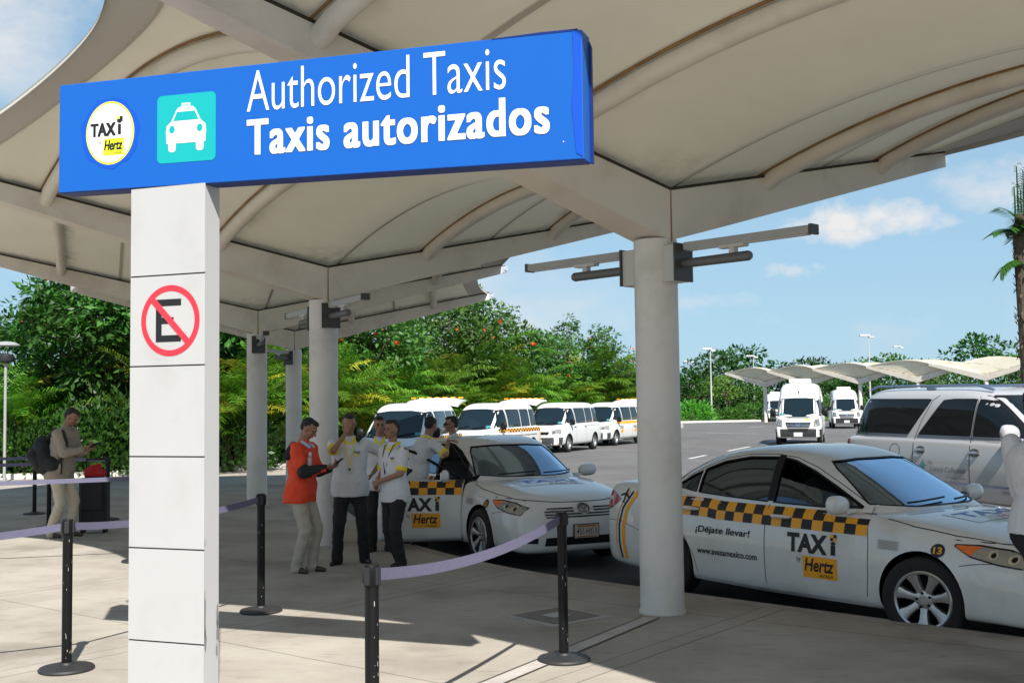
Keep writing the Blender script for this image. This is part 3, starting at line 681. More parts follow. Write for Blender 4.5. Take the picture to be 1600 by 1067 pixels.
class Surf:
    """raycasts onto the finished outer shape so that lamps, panes and livery follow it"""
    def __init__(s, o): 
        b = bmesh.new(); b.from_mesh(o.data); s.t = BVHTree.FromBMesh(b); b.free()
    def hit(s, a, b, ax, side):
        if ax == 'y': o, d = Vector((a, side * 4, b)), Vector((0, -side, 0))
        elif ax == 'x': o, d = Vector((side * 8, a, b)), Vector((-side, 0, 0))
        else: o, d = Vector((a, b, 6)), Vector((0, 0, -1))
        h = s.t.ray_cast(o, d)
        if h[0] is None:
            # miss: nearest point of the silhouette
            q = o + d * (4 if ax == 'y' else 8 - 2); h = s.t.find_nearest(Vector((a, side * .6, b)) if ax == 'y' else (Vector((side * 2, a, b)) if ax == 'x' else Vector((a, b, 1))))
        n = h[1]
        if ax == 'y' and n.y * side < 0 or ax == 'x' and n.x * side < 0 or ax == 'z' and n.z < 0: n = -n
        return h[0], n
    def put(s, mb, vs, fs, ax, side, off=.003):
        o = []; ns = []
        for a, b in vs:
            p, n = s.hit(a, b, ax, side); o.append(p + n * off); ns.append(n)
        ff = []
        for f in fs:      # keep every patch facing outwards
            c = (o[f[1]] - o[f[0]]).cross(o[f[-1]] - o[f[0]])
            ff.append(tuple(f) if c.dot(ns[f[0]]) >= 0 else tuple(reversed(f)))
        mb.add(o, ff)
    def grid(s, mb, lo, hi, ax, side, off=.003, nu=16, nv=6):
        """ruled patch between two polylines (each a list of (a,b))"""
        def res(pl, n):
            P = [Vector(p) for p in pl]; L_ = [0]
            for a, b in zip(P, P[1:]): L_.append(L_[-1] + (b - a).length)
            o = []
            for k in range(n + 1):
                t = L_[-1] * k / n
                for i in range(len(P) - 1):
                    if t <= L_[i + 1] + 1e-9: o.append(P[i].lerp(P[i + 1], (t - L_[i]) / max(1e-9, L_[i + 1] - L_[i]))); break
            return o
        A, B = res(lo, nu), res(hi, nu)
        vs = [tuple(A[i].lerp(B[i], j / nv)) for i in range(nu + 1) for j in range(nv + 1)]
        fs = [(i * (nv + 1) + j, (i + 1) * (nv + 1) + j, (i + 1) * (nv + 1) + j + 1, i * (nv + 1) + j + 1) for i in range(nu) for j in range(nv)]
        s.put(mb, vs, fs, ax, side, off)
    def line(s, mb, pl, ax, side, w=.006, off=.002, n=None, closed=False):
        P = [Vector(p) for p in pl]
        if closed: P.append(P[0])
        Q = []
        for a, b in zip(P, P[1:]):
            k = max(1, int((b - a).length / .06))
            Q += [a.lerp(b, i / k) for i in range(k)]
        Q.append(P[-1]); vs = []
        for i, p in enumerate(Q):
            t = (Q[min(i + 1, len(Q) - 1)] - Q[max(i - 1, 0)]).normalized(); nn = Vector((-t.y, t.x)) * w / 2
            vs += [tuple(p - nn), tuple(p + nn)]
        s.put(mb, vs, [(2 * i, 2 * i + 2, 2 * i + 3, 2 * i + 1) for i in range(len(Q) - 1)], ax, side, off)
    def poly(s, mb, pl, ax, side, off=.003, flip=False):
        """filled polygon, triangulated finely"""
        b = bmesh.new(); vs = [b.verts.new((x, y, 0)) for x, y in pl]; f = b.faces.new(vs)
        for cutax in (0, 1):
            lo = min(p[cutax] for p in pl); hi = max(p[cutax] for p in pl); stp = max(.05, (hi - lo) / 24); q = lo + stp
            while q < hi:
                co = [0, 0, 0]; co[cutax] = q; no = [0, 0, 0]; no[cutax] = 1
                bmesh.ops.bisect_plane(b, geom=b.verts[:] + b.edges[:] + b.faces[:], plane_co=co, plane_no=no); q += stp
        bmesh.ops.triangulate(b, faces=b.faces[:]); b.verts.ensure_lookup_table()
        V = [(v.co.x, v.co.y) for v in b.verts]; b.verts.index_update(); F = [tuple(v.index for v in f.verts) for f in b.faces]; b.free()
        s.put(mb, V, F, ax, side, off)
    def text(s, mb, txt, a0, a1, b0, b1, ax, side, off=.004, bold=0, shear=0, mirror=False, space=1):
        vs, fs = text_fit(txt, a0, a1, b0, b1, bold, shear, space); s.put(mb, vs, fs, ax, side, off)

def wheel(parent, x, side, r, rimr, width, track, style='spoke7', steer=0, rz=None):
    """wheel > tyre, rim ; side -1 is the right side"""
    w = bpy.data.objects.new('wheel', None); C.objects.link(w); w.parent = parent; w.location = (x, side * track, r); w.empty_display_size = .2; w.rotation_euler = (0, 0, steer)
    M_ = Matrix.Rotation(-side * math.pi / 2, 4, 'X')     # local z -> outward
    h = width / 2
    g = MB(); g.lathe([(rimr - .005, -h * .9), (rimr + .02, -h), (r - .03, -h * .98), (r - .008, -h * .8), (r, -h * .5), (r, h * .5), (r - .008, h * .8), (r - .03, h * .98), (rimr + .02, h), (rimr - .005, h * .9)], 48, M_, cap=False)
    for k in range(0): pass
    g.build('tyre', M_RUB, w, smooth=True, split=50)
    g = MB(); g.lathe([(rimr, h * .93), (rimr - .012, h * .98), (rimr - .03, h * .86), (rimr - .035, h * .1), (rimr - .04, -h * .5), (.03, -h * .5)], 48, M_, cap=False); g.build('barrel', M_BLK if style != 'steel' else M_DKP, w, smooth=True)
    g = MB(); g.lathe([(rimr, h * .93), (rimr - .010, h * 1.0), (rimr - .024, h * .94), (rimr - .026, h * .7)], 56, M_, cap=False)
    if style == 'spoke7':
        for k in range(7):
            a = 2 * math.pi * k / 7 + .2; R_ = M_ @ Matrix.Rotation(a, 4, 'Z')
            pr = [(.045, .030, h * .62), (.09, .024, h * .72), (.15, .030, h * .80), (rimr - .02, .048, h * .90)]
            top = [(q, -w2, z) for q, w2, z in pr] + [(q, w2, z) for q, w2, z in reversed(pr)]
            n_ = len(top); bot = [(a_, b_ * 1.25, z - .03) for a_, b_, z in top]
            mid = [(q, 0, z + .006) for q, w2, z in pr]
            vs = top + bot; fs = [(k2, (k2 + 1) % n_, n_ + (k2 + 1) % n_, n_ + k2) for k2 in range(n_)]
            i0 = len(vs); vs += mid
            for q in range(3):
                fs += [(q, q + 1, i0 + q + 1, i0 + q), (i0 + q, i0 + q + 1, n_ - 2 - q, n_ - 1 - q)]
            g.add(vs, fs, R_)
        g.lathe([(.072, h * .35), (.072, h * .66), (.06, h * .70), (.034, h * .72), (.0301, h * .66), (.001, h * .66)], 24, M_, cap=False)
        rim = g.build('rim', M_RIM, w, smooth=True, split=30)
        g = MB()
        for k in range(5):
            a = 2 * math.pi * k / 5 + .5; g.lathe([(.012, h * .5), (.012, h * .745), (.0, h * .745)], 10, M_ @ Matrix.Rotation(a, 4, 'Z') @ Matrix.Translation((.053, 0, 0)), cap=False)
        g.build('wheel_nuts', M_BLK, rim)
    elif style == 'steel':
        g.lathe([(rimr - .03, h * .75), (rimr - .05, h * .45), (rimr * .45, h * .6), (rimr * .3, h * .85), (.001, h * .85)], 28, M_, cap=False)
        g.build('rim', mat('hubcap', (.42, .42, .42), .35, metal=.6), w, smooth=True, split=40)
    else:
        for k in range(6):
            a = 2 * math.pi * k / 6; R_ = M_ @ Matrix.Rotation(a, 4, 'Z'); g.box((rimr * .5, 0, h * .75), (rimr * .95, .07, .03), R_)
        g.lathe([(.09, h * .4), (.09, h * .85), (.001, h * .88)], 20, M_, cap=False); g.build('rim', M_RIM, w, smooth=True, split=30)
    return w

def arches(body, spec):
    for (x, r, z) in spec:
        for sd in (-1, 1):
            g = MB(); M_ = Matrix.Translation((x, sd * .98, z)) @ Matrix.Rotation(math.pi / 2, 4, 'X')
            g.lathe([(r, -.36), (r, .36)], 40, M_); o = g.build('tmp', None); boolean(body, o, 'DIFFERENCE', M_BLK)

def mirror_housing(S, parent, x, z, side, m, size=(.11, .21, .15), out=.93, mname='mirror'):
    g = MB(); rs = []
    for t, k in ((0, .55), (.12, .82), (.35, 1), (.7, 1), (.9, .88), (1, .55)):
        y = side * (out - .03 + size[1] * t); hz = size[2] / 2 * k; hx = size[0] / 2 * k
        rs.append([(x + hx * math.cos(a) * (1 if math.cos(a) > 0 else .55), y, z + hz * math.copysign(abs(math.sin(a)) ** .8, math.sin(a)) + .01 * t) for a in [2 * math.pi * q / 16 for q in range(16)]])
    g.rings(rs); g.box((x + .005, side * (out - .06), z - size[2] * .32), (.05, .12, .035))
    mi = g.build(mname, m, parent, smooth=True, split=50)
    g = MB(); g.box((x - size[0] * .28, side * (out - .03 + size[1] * .5), z + .005), (.012, size[1] * .72, size[2] * .66)); g.build('mirror_glass', M_CHR, mi, bevel=.004)
    return mi

# ---------------------------------------------------------------- sedan taxi
CAM_ST = [  # x, zb, zshoulder, zcentre, halfwidth, inset
    (-2.455, .42, .60, .62, .42, .10), (-2.44, .30, .78, .80, .66, .09), (-2.39, .25, .97, 1.00, .76, .09), (-2.30, .22, 1.045, 1.075, .82, .10), (-2.05, .20, 1.05, 1.085, .87, .115), (-1.70, .19, 1.03, 1.07, .90, .115),
    (-1.30, .19, .99, 1.02, .912, .10), (-.8, .18, .965, .98, .915, .09), (0, .18, .945, .96, .915, .085), (.7, .18, .925, .955, .912, .085), (1.05, .18, .915, .975, .908, .095), (1.40, .19, .87, .945, .905, .12),
    (1.75, .20, .815, .895, .895, .14), (2.0, .20, .765, .85, .87, .155), (2.15, .19, .72, .80, .835, .155), (2.25, .19, .665, .745, .78, .14), (2.32, .21, .59, .655, .68, .12), (2.35, .28, .51, .54, .46, .1)]
CAM_RG = [  # z, xfront, xrear, halfwidth, exponent
    (.80, 1.32, -1.98, .83, 3.2), (.93, 1.18, -1.92, .835, 3.2), (.99, 1.06, -1.82, .815, 3.2), (1.10, .86, -1.66, .775, 3.2), (1.20, .68, -1.47, .735, 3.2), (1.30, .49, -1.24, .69, 3.1), (1.375, .33, -1.02, .64, 3.0), (1.425, .14, -.78, .57, 2.8), (1.455, -.08, -.52, .42, 2.5), (1.46, -.18, -.42, .25, 2.2)]
# side window outlines (x, z)
W_FRONT_LO = [(.76, .975), (.40, .968), (-.10, .978)]
W_FRONT_HI = [(.755, .985), (.48, 1.135), (.24, 1.255), (.03, 1.335), (-.10, 1.36)]
W_REAR_LO = [(-.165, .98), (-.6, .995), (-1.04, 1.015)]
W_REAR_HI = [(-.165, 1.362), (-.5, 1.355), (-.8, 1.305), (-1.04, 1.225)]
W_QTR_LO = [(-1.07, 1.017), (-1.35, 1.045), (-1.40, 1.06)]
W_QTR_HI = [(-1.07, 1.213), (-1.22, 1.155), (-1.40, 1.065)]
DOOR_F = [(.90, .20), (.93, .45), (.93, .70), (.90, .945), (-.135, .965), (-.135, .55), (-.135, .20)]
def inset_cabin(): return [(.50, .98, -1.75, .76, 3.4)] + [(z if z < 1.4 else z - .03, xf - .045, xr + .045, max(.1, hw - .03), e) for (z, xf, xr, hw, e) in CAM_RG[1:9]]

def make_sedan(label, group, number, open_door=False):
    t = thing('taxi', label, 'taxi', (0, 0, 0), 0, group)
    lo = sub_mesh(lower_body(CAM_ST), 2); ca = sub_mesh(cabin_body(CAM_RG, 32), 2)
    body = boolean(lo, ca, 'UNION', M_CW); body.name = 'body'
    body.data.materials.clear(); body.data.materials.append(M_CW)
    for p in body.data.polygons: p.material_index = 0
    S = Surf(body)
    # interior hollow and window openings
    inn = sub_mesh(cabin_body(inset_cabin(), 28), 1); boolean(body, inn, 'DIFFERENCE', M_INT)
    def cutter(lo_, hi_, grow=0):
        g = MB(); pl = [Vector(p) for p in lo_] + [Vector(p) for p in reversed(hi_)]
        g.prism([(p.x, p.y) for p in pl], (0, -1.2, 0), (1, 0, 0), (0, 0, 1), (0, 1, 0), 2.4); return g.build('tmp', None)
    for a, b in ((W_FRONT_LO, W_FRONT_HI), (W_REAR_LO, W_REAR_HI), (W_QTR_LO, W_QTR_HI)): boolean(body, cutter(a, b), 'DIFFERENCE', M_BLK)
    ws = [(-.665, 1.005), (-.35, .985), (.35, .985), (.665, 1.005), (.56, 1.27), (.51, 1.335), (.25, 1.352), (-.25, 1.352), (-.51, 1.335), (-.56, 1.27)]
    g = MB(); g.prism(ws, (.15, 0, 0), (0, 1, 0), (0, 0, 1), (1, 0, 0), 1.5); boolean(body, g.build('tmp', None), 'DIFFERENCE', M_BLK)
    rw = [(-.62, 1.11), (.62, 1.11), (.52, 1.34), (-.52, 1.34)]
    g = MB(); g.prism(rw, (-.75, 0, 0), (0, 1, 0), (0, 0, 1), (-1, 0, 0), 1.3); boolean(body, g.build('tmp', None), 'DIFFERENCE', M_BLK)
    arches(body, [(1.39, .365, .335), (-1.385, .365, .335)])
    if open_door:
        g = MB(); g.prism([(a, b) for a, b in [(.89, .24), (.92, .7), (.86, 1.0), (.52, 1.16), (.28, 1.285), (.05, 1.365), (-.13, 1.385), (-.13, .24)]], (0, -1.3, 0), (1, 0, 0), (0, 0, 1), (0, 1, 0), .75); boolean(body, g.build('tmp', None), 'DIFFERENCE', M_INT)
    body.parent = t
    for p in body.data.polygons: p.use_smooth = True
    body.data.set_sharp_from_angle(angle=R(32))
    sides = (-1, 1)
    # glass
    def pane(fn, name, m, par=body, off=-.012):
        g = MB(); fn(g); return g.build(name, m, par, smooth=True, normals=False)
    for sd in sides:
        tint = M_GLT
        if not (open_door and sd < 0): pane(lambda g: S.grid(g, [(x, z - .01) for x, z in W_FRONT_LO] if open_door or sd > 0 else [(.78, .965), (.40, .958), (-.11, .968)], [(x, z + .008) for x, z in W_FRONT_HI] if open_door or sd > 0 else [(.78, .99), (.60, 1.06), (.40, 1.10), (-.11, 1.20)], 'y', sd, -.012, 16, 6), 'side_window', M_GL)
        pane(lambda g: S.grid(g, [(x, z - .01) for x, z in W_REAR_LO], [(x, z + .008) for x, z in W_REAR_HI], 'y', sd, -.012, 14, 6), 'side_window', tint)
        pane(lambda g: S.grid(g, [(x, z - .01) for x, z in W_QTR_LO], [(x, z + .008) for x, z in W_QTR_HI], 'y', sd, -.010, 8, 4), 'quarter_window', tint)
    pane(lambda g: S.grid(g, [(-.72, .995), (-.35, .98), (.35, .98), (.72, .995)], [(-.53, 1.342), (-.25, 1.358), (.25, 1.358), (.53, 1.342)], 'x', 1, -.006, 20, 12), 'windshield', M_GLW)
    pane(lambda g: S.grid(g, [(-.63, 1.10), (.63, 1.10)], [(-.53, 1.35), (.53, 1.35)], 'x', -1, -.006, 14, 8), 'rear_window', M_GLT)
    # black glazing surround (thin rubber)
    g = MB()
    for sd in sides:
        S.line(g, W_FRONT_LO + list(reversed(W_FRONT_HI)), 'y', sd, .014, .002, closed=True)
        S.line(g, W_REAR_LO + list(reversed(W_REAR_HI)), 'y', sd, .014, .002, closed=True)
        S.line(g, W_QTR_LO + list(reversed(W_QTR_HI)), 'y', sd, .012, .002, closed=True)
        S.grid(g, [(-.17, .985), (-.095, .985)], [(-.17, 1.38), (-.095, 1.378)], 'y', sd, .003, 2, 8)
    S.line(g, ws, 'x', 1, .010, .002, closed=True); S.line(g, rw, 'x', -1, .03, .002, closed=True)
    g.build('window_rubber', M_BLK, body, normals=False)
    # panel gaps
    g = MB()
    for sd in sides:
        if not (open_door and sd < 0): S.line(g, [(.90, .225), (.93, .45), (.935, .70), (.905, .90), (.84, .985)], 'y', sd)
        S.line(g, [(-.135, .225), (-.135, .96)], 'y', sd, .007)
        S.line(g, [(-.95, .225), (-1.00, .42), (-1.13, .62), (-1.28, .78), (-1.35, .95), (-1.42, 1.05)], 'y', sd)
        S.line(g, [(.92, .225), (-.95, .225)], 'y', sd, .006)
        S.line(g, [(-1.75, .60), (-2.1, .68), (-2.40, .66)], 'y', sd, .005)
        S.line(g, [(1.06, sd * .79), (1.3, sd * .80), (1.65, sd * .77), (1.95, sd * .70), (2.10, sd * .62)], 'z', 1, .008)
        S.line(g, [(1.72, .62), (1.85, .645), (1.96, .655)], 'y', sd, .005)
        S.line(g, [(.80, 1.0), (.50, 1.16), (.25, 1.285), (.03, 1.362), (-.2, 1.388), (-.5, 1.381), (-.8, 1.333), (-1.05, 1.25), (-1.3, 1.14)], 'y', sd, .005)
    S.line(g, [(-.80, .80), (-.55, .775), (-.3, .755), (0, .75), (.3, .755), (.55, .775), (.80, .80)], 'x', 1, .008)
    S.line(g, [(-.55, .60), (.55, .60)], 'x', -1, .006); S.line(g, [(-.62, 1.03), (-.60, .62)], 'x', -1, .006); S.line(g, [(.62, 1.03), (.60, .62)], 'x', -1, .006)
    g.build('panel_gaps', M_GAP, body, normals=False)
    # side crease moulding
    for sd in sides:
        g = MB(); S.line(g, [(-1.0, .24), (-.2, .215), (.95, .235)], 'y', sd, .03, .006); g.build('sill_trim', M_CW, body, normals=False)
    # headlights : clear cover with amber corner
    for sd in sides:
        g = MB()
        HL = ([(1.66, .760), (1.80, .690), (2.0, .650), (2.20, .625)], [(1.665, .768), (1.84, .772), (2.04, .750), (2.21, .700)])
        S.grid(g, *HL, 'y', sd, .004, 16, 6); hl = g.build('headlight', M_LCLR, body, smooth=True, normals=False)
        g = MB(); S.line(g, HL[0] + list(reversed(HL[1])), 'y', sd, .010, .005, closed=True); g.build('rim_seal', M_BLK, hl, normals=False)
        g = MB(); S.grid(g, [(1.67, .755), (1.79, .698)], [(1.675, .766), (1.86, .765)], 'y', sd, .0055, 5, 3); g.build('indicator', M_LORG, hl, normals=False)
        for (x_, z_, r_) in ((1.95, .712, .036), (2.09, .690, .036)):
            g = MB(); S.poly(g, disc2d(x_, z_, r_, r_ * .95, 18), 'y', sd, .0058); o = g.build('lamp_bowl', M_LIN, hl, normals=False)
            g = MB(); S.poly(g, disc2d(x_ + .004, z_, r_ * .5, r_ * .5, 14), 'y', sd, .0068); g.build('lamp_lens', M_BLK, hl, normals=False)
    # grille: four slats, emblem
    g = MB()
    for k, (z, hw) in enumerate(((.688, .46), (.656, .50), (.624, .50), (.594, .49))):
        for sd in (-1, 1):
            a0, a1 = (.13 if k < 2 else .0), hw
            S.grid(g, [(sd * a0, z - .007), (sd * a1, z - .004)], [(sd * a0, z + .009), (sd * a1, z + .008)], 'x', 1, .003, 10, 1)
    gr = g.build('grille', M_BLK, body, normals=False)
    g = MB()
    for z, hw in ((.672, .47), (.640, .50), (.609, .495)):
        S.grid(g, [(-hw, z - .003), (hw, z - .003)], [(-hw, z + .006), (hw, z + .006)], 'x', 1, .008, 16, 1)
    g.build('slats', mat('grille_silver', (.5, .5, .49), .3, metal=.4), gr, normals=False)
    g = MB(); S.poly(g, disc2d(0, .680, .088, .062, 30), 'x', 1, .0095); g.build('emblem_base', mat('emblem_base', (.4, .4, .4), .3, metal=.4), gr, normals=False)
    g = MB()
    for (cx, cy_, rx, ry) in ((0, .680, .072, .048), (0, .692, .046, .020), (0, .684, .020, .040)):
        a = disc2d(cx, cy_, rx, ry, 30); b = disc2d(cx, cy_, rx * .82 if rx > .03 else rx * .6, ry * .80, 30); vs = a + b
        S.put(g, vs, [(k, (k + 1) % 30, 30 + (k + 1) % 30, 30 + k) for k in range(30)], 'x', 1, .013)
    g.build('emblem', mat('emblem_dark', (.10, .10, .10), .2, metal=.9), gr, normals=False)
    g = MB(); S.grid(g, [(-.52, .285), (.52, .285)], [(-.50, .375), (.50, .375)], 'x', 1, .003, 14, 3)
    for sd in sides: S.grid(g, [(sd * .60, .315), (sd * .79, .33)], [(sd * .59, .375), (sd * .78, .385)], 'x', 1, .004, 5, 2)
    g.build('air_intake', M_BLK, body, normals=False)
    # front plate
    pl = bpy.data.objects.new('licence_plate', None)
    for (xs, nm) in ((1, 'front'), (-1, 'rear')):
        zc = .43 if xs > 0 else .80
        p, n = S.hit(0, zc, 'x', xs); x = p.x + xs * .012
        g = MB(); g.box((x, 0, zc), (.012, .33, .165)); lp = g.build('licence_plate', M_BLK, body)
        g = MB(); g.box((x + xs * .008, 0, zc), (.005, .305, .145)); g.build('plate_face', mat('plate_cream', (.52, .46, .38), .5, vary=.25, vscale=25), lp)
        g = MB()
        for q, (dy, w_) in enumerate(((.0, .29),)):
            vs, fs = text_fit('451-HY-3', -.13, .13, -.035, .035, .01); g.add([(x + xs * .0112, v[0] * xs, zc + v[1]) for v in vs], fs)
        g.build('plate_number', mat('plate_red', (.12, .04, .03), .5), lp, normals=False)
        g = MB(); g.box((x + xs * .0112, 0, zc + .058), (.001, .24, .018)); g.box((x + xs * .0112, 0, zc - .06), (.001, .27, .014)); g.build('plate_band', mat('plate_rust', (.38, .12, .04), .5), lp)
    # tail lights
    for sd in sides:
        g = MB(); TL = ([(-2.10, .88), (-2.25, .79), (-2.39, .76)], [(-2.12, .905), (-2.26, .965), (-2.38, .955)])
        S.grid(g, *TL, 'y', sd, .004, 10, 5); S.grid(g, [(sd * .62, .78), (sd * .78, .77)], [(sd * .60, .95), (sd * .76, .96)], 'x', -1, .004, 6, 5)
        tl = g.build('tail_light', M_LRED, body, smooth=True, normals=False)
        g = MB(); S.grid(g, [(-2.22, .875), (-2.38, .865)], [(-2.24, .915), (-2.38, .905)], 'y', sd, .006, 5, 2); g.build('reversing_lens', mat('lens_pale', (.6, .5, .5), .2, coat=.5), tl, normals=False)
    # livery: two rows of checks along the doors
    ncol = 20; x0, x1 = -1.27, .915
    for sd in sides:
        if open_door and sd < 0: xa = x0; xb = -.135
        g1, g2 = MB(), MB()
        for k in range(ncol):
            a, b = lerp(x0, x1, k / ncol), lerp(x0, x1, (k + 1) / ncol)
            if open_door and sd < 0:
                if a > -.14: continue
                b = min(b, -.14)
            za = lambda x: .965 - .02 * (x - x0) / (x1 - x0) + (.012 if x < -.8 else 0)
            for row in (0, 1):
                q = g1 if (k + row) % 2 == 0 else g2
                zt = lambda x: za(x) - .008 - row * .082
                S.grid(q, [(a, zt(a) - .082), (b, zt(b) - .082)], [(a, zt(a)), (b, zt(b))], 'y', sd, .0035, 2, 2)
        cb = g1.build('checker_band', M_YEL, body, normals=False); g2.build('black_checks', M_BLACK, cb, normals=False)
        # handles
        for hx in (0, -1.08):
            if open_door and sd < 0 and hx == 0: continue
            p, n = S.hit(hx + .03, .87, 'y', sd); g = MB(); g.tube([(hx - .06, p.y, .865), (hx - .05, p.y + sd * .03, .868), (hx + .10, p.y + sd * .034, .868), (hx + .12, p.y, .865)], [.012, .016, .016, .012], 10)
            g.build('door_handle', M_CW, body, smooth=True)
    # livery text
    def mir(sd, a0, a1): return (a0, a1)
    def side_text(txt, xa, xb, za, zb, m, sd, name='lettering', par=body, **k):
        """text read from outside; xa is the rear end on the right side"""
        vs, fs = text_fit(txt, 0, 1, za, zb, k.get('bold', 0), k.get('shear', 0), k.get('space', 1)); g = MB()
        vs = [((lerp(xa, xb, v[0]) if sd < 0 else lerp(xb, xa, v[0])), v[1]) for v in vs]
        S.put(g, vs, fs, 'y', sd, k.get('off', .0045)); return g.build(name, m, par, normals=False)
    def logo(sd, x0_, par=body):
        f = 1
        side_text('TAX', x0_, x0_ + .42, .585, .745, M_BLACK, sd, bold=.045, par=par)
        side_text('i', x0_ + .455, x0_ + .505, .59, .70, M_BLACK, sd, bold=.04, par=par)
        g = MB(); q = [(x0_ + .45, .705), (x0_ + .512, .705), (x0_ + .512, .758), (x0_ + .45, .758)]; S.poly(g, q, 'y', sd, .0045); g.build('logo_square', M_BLACK, par, normals=False)
        g = MB(); S.poly(g, [(x0_ + .45, .731), (x0_ + .481, .731), (x0_ + .481, .758), (x0_ + .45, .758)], 'y', sd, .0055); S.poly(g, [(x0_ + .481, .705), (x0_ + .512, .705), (x0_ + .512, .731), (x0_ + .481, .731)], 'y', sd, .0055); g.build('logo_check', M_YEL, par, normals=False)
        g = MB(); S.poly(g, [(x0_ + .17, .385), (x0_ + .515, .385), (x0_ + .515, .562), (x0_ + .165, .562)], 'y', sd, .004); lp = g.build('logo_panel', M_YEL, par, normals=False)
        side_text('Hertz', x0_ + .185, x0_ + .49, .438, .548, M_BLACK, sd, par=lp, off=.0055, bold=.026, shear=.22)
        side_text('AVASA', x0_ + .33, x0_ + .475, .397, .424, M_BLACK, sd, par=lp, off=.0055, shear=.2, bold=.01)
        side_text('by', x0_ + .105, x0_ + .145, .50, .552, M_BLACK, sd, par=par)
    for sd in sides:
        if not (open_door and sd < 0): logo(sd, .12)
        side_text('\u00a1D\u00e9jate llevar!', -.97, -.30, .64, .72, M_BLACK, sd, bold=.022, shear=.12)
        side_text('www.avasamexico.com', -.95, -.22, .465, .52, M_BLACK, sd, bold=.018, shear=.1)
        g = MB(); S.poly(g, disc2d(1.54, .715, .058, .05, 24), 'y', sd, .004); nb = g.build('number_disc', M_BLACK, body, normals=False)
        side_text(number, 1.505, 1.575, .69, .74, M_YEL, sd, 'fleet_number', nb, off=.0055, bold=.03)
        g = MB(); S.poly(g, [(1.02, .685), (1.21, .68), (1.21, .755), (1.02, .76)], 'y', sd, .0035); st_ = g.build('sticker', mat('sticker_grey', (.50, .48, .45), .5), body, normals=False)
        for q in range(5): pass
        g = MB()
        for q in range(6): S.grid(g, [(1.03, .693 + q * .011), (1.20, .689 + q * .011)], [(1.03, .697 + q * .011), (1.20, .693 + q * .011)], 'y', sd, .0045, 3, 1)
        g.build('sticker_lines', mat('print_grey', (.18, .18, .18), .6), st_, normals=False)
        # curved stripes over the rear wing and the roof pillar
        for nm, m_, off_, w_ in (('orange_stripe', M_YEL, 0, .055), ('black_stripe', M_BLACK, -.075, .028), ('thin_orange_stripe', M_YEL, -.13, .016)):
            g = MB(); S.line(g, [(-1.84 + off_, .97), (-1.97 + off_, .80), (-2.03 + off_, .62), (-2.035 + off_, .45), (-2.0 + off_, .30)], 'y', sd, w_, .0035); g.build(nm, m_, body, normals=False)
        g = MB(); S.line(g, [(-1.50, 1.115), (-1.30, 1.22), (-1.05, 1.325), (-.85, 1.385), (-.62, 1.42)], 'y', sd, .04, .003); g.build('pillar_stripe', M_YEL, body, normals=False)
        # plane
        px, pz = -2.03, .93; g = MB()
        for pg in ([(-.012, -.085), (.014, -.08), (.016, .06), (0, .085), (-.013, .06)], [(-.09, -.02), (-.01, .03), (-.01, .0), (-.09, -.04)], [(.09, -.0), (.01, .03), (.01, .0), (.09, -.02)], [(-.035, -.085), (0, -.06), (.035, -.08), (0, -.078)]):
            S.poly(g, [(px + a * .9 + b * .25, pz + b * .9 - a * .25) for a, b in pg], 'y', sd, .004)
        g.build('plane_emblem', M_BLACK, body, normals=False)
    # hood decal
    g = MB(); S.poly(g, [(1.30, -.45), (1.62, -.42), (1.62, .42), (1.30, .45)], 'z', 1, .003); hd = g.build('hood_decal', mat('decal_pale', (.6, .62, .66), .3, coat=.5), body, normals=False)
    def hood_text(txt, ya, yb, xa, xb, m_, **k):
        vs, fs = text_fit(txt, 0, 1, 0, 1, k.get('bold', 0), k.get('shear', 0)); g = MB(); S.put(g, [(lerp(xb, xa, v[1]), lerp(ya, yb, v[0])) for v in vs], fs, 'z', 1, .0045); return g.build('lettering', m_, hd, normals=False)
    hood_text('TAXi', -.38, .38, 1.34, 1.49, mat('hood_blue', (.05, .12, .42), .4), bold=.03)
    hood_text('Hertz', -.05, .36, 1.52, 1.60, mat('hood_red', (.45, .12, .10), .4), bold=.02, shear=.2)
    # mirrors, wipers, fuel flap
    for sd in sides:
        if open_door and sd < 0: continue
        mirror_housing(S, body, .70, 1.005, sd, M_CW, size=(.12, .24, .155), out=.88)
    for y0 in (-.45, .15):
        g = MB(); pts = []
        for k in range(6):
            yy = y0 + .5 * k / 5; p, n = S.hit(yy, 1.0 + .02 * k / 5, 'x', 1); pts.append(p + n * .02)
        g.tube(pts, .009, 6); g.build('wiper', M_BLK, body)
    # interior
    it = MB(); 
    for (sx, sy) in ((-.05, -.37), (-.05, .37)):
        g = MB(); g.box((sx, sy, .50), (.52, .50, .16)); g.build('front_seat', M_SEAT, body, bevel=.04)
        g = MB(); g.box((0, 0, .30), (.14, .47, .60), Matrix.Translation((sx - .28, sy, .55)) @ Matrix.Rotation(-.28, 4, 'Y')); g.box((0, 0, .70), (.10, .27, .17), Matrix.Translation((sx - .28, sy, .55)) @ Matrix.Rotation(-.28, 4, 'Y')); g.build('seat_back', M_SEAT, body, bevel=.04)
    g = MB(); g.box((-.85, 0, .50), (.5, 1.25, .16)); g.box((-1.14, 0, .82), (.14, 1.25, .52)); g.build('rear_seat', M_SEAT, body, bevel=.04)
    g = MB(); g.box((.80, 0, .82), (.35, 1.38, .26)); g.build('dashboard', M_INT, body, bevel=.05)
    g = MB(); g.tube([Vector((.50 + .06 * math.sin(a), .37 + .18 * math.cos(a), .92 + .17 * math.sin(a))) for a in [2 * math.pi * k / 20 for k in range(21)]], .014, 8); g.build('steering_wheel', M_BLK, body, smooth=True)
    g = MB(); g.box((.30, 0, 1.30), (.03, .22, .07)); g.build('rear_view_mirror', M_BLK, body, bevel=.01)
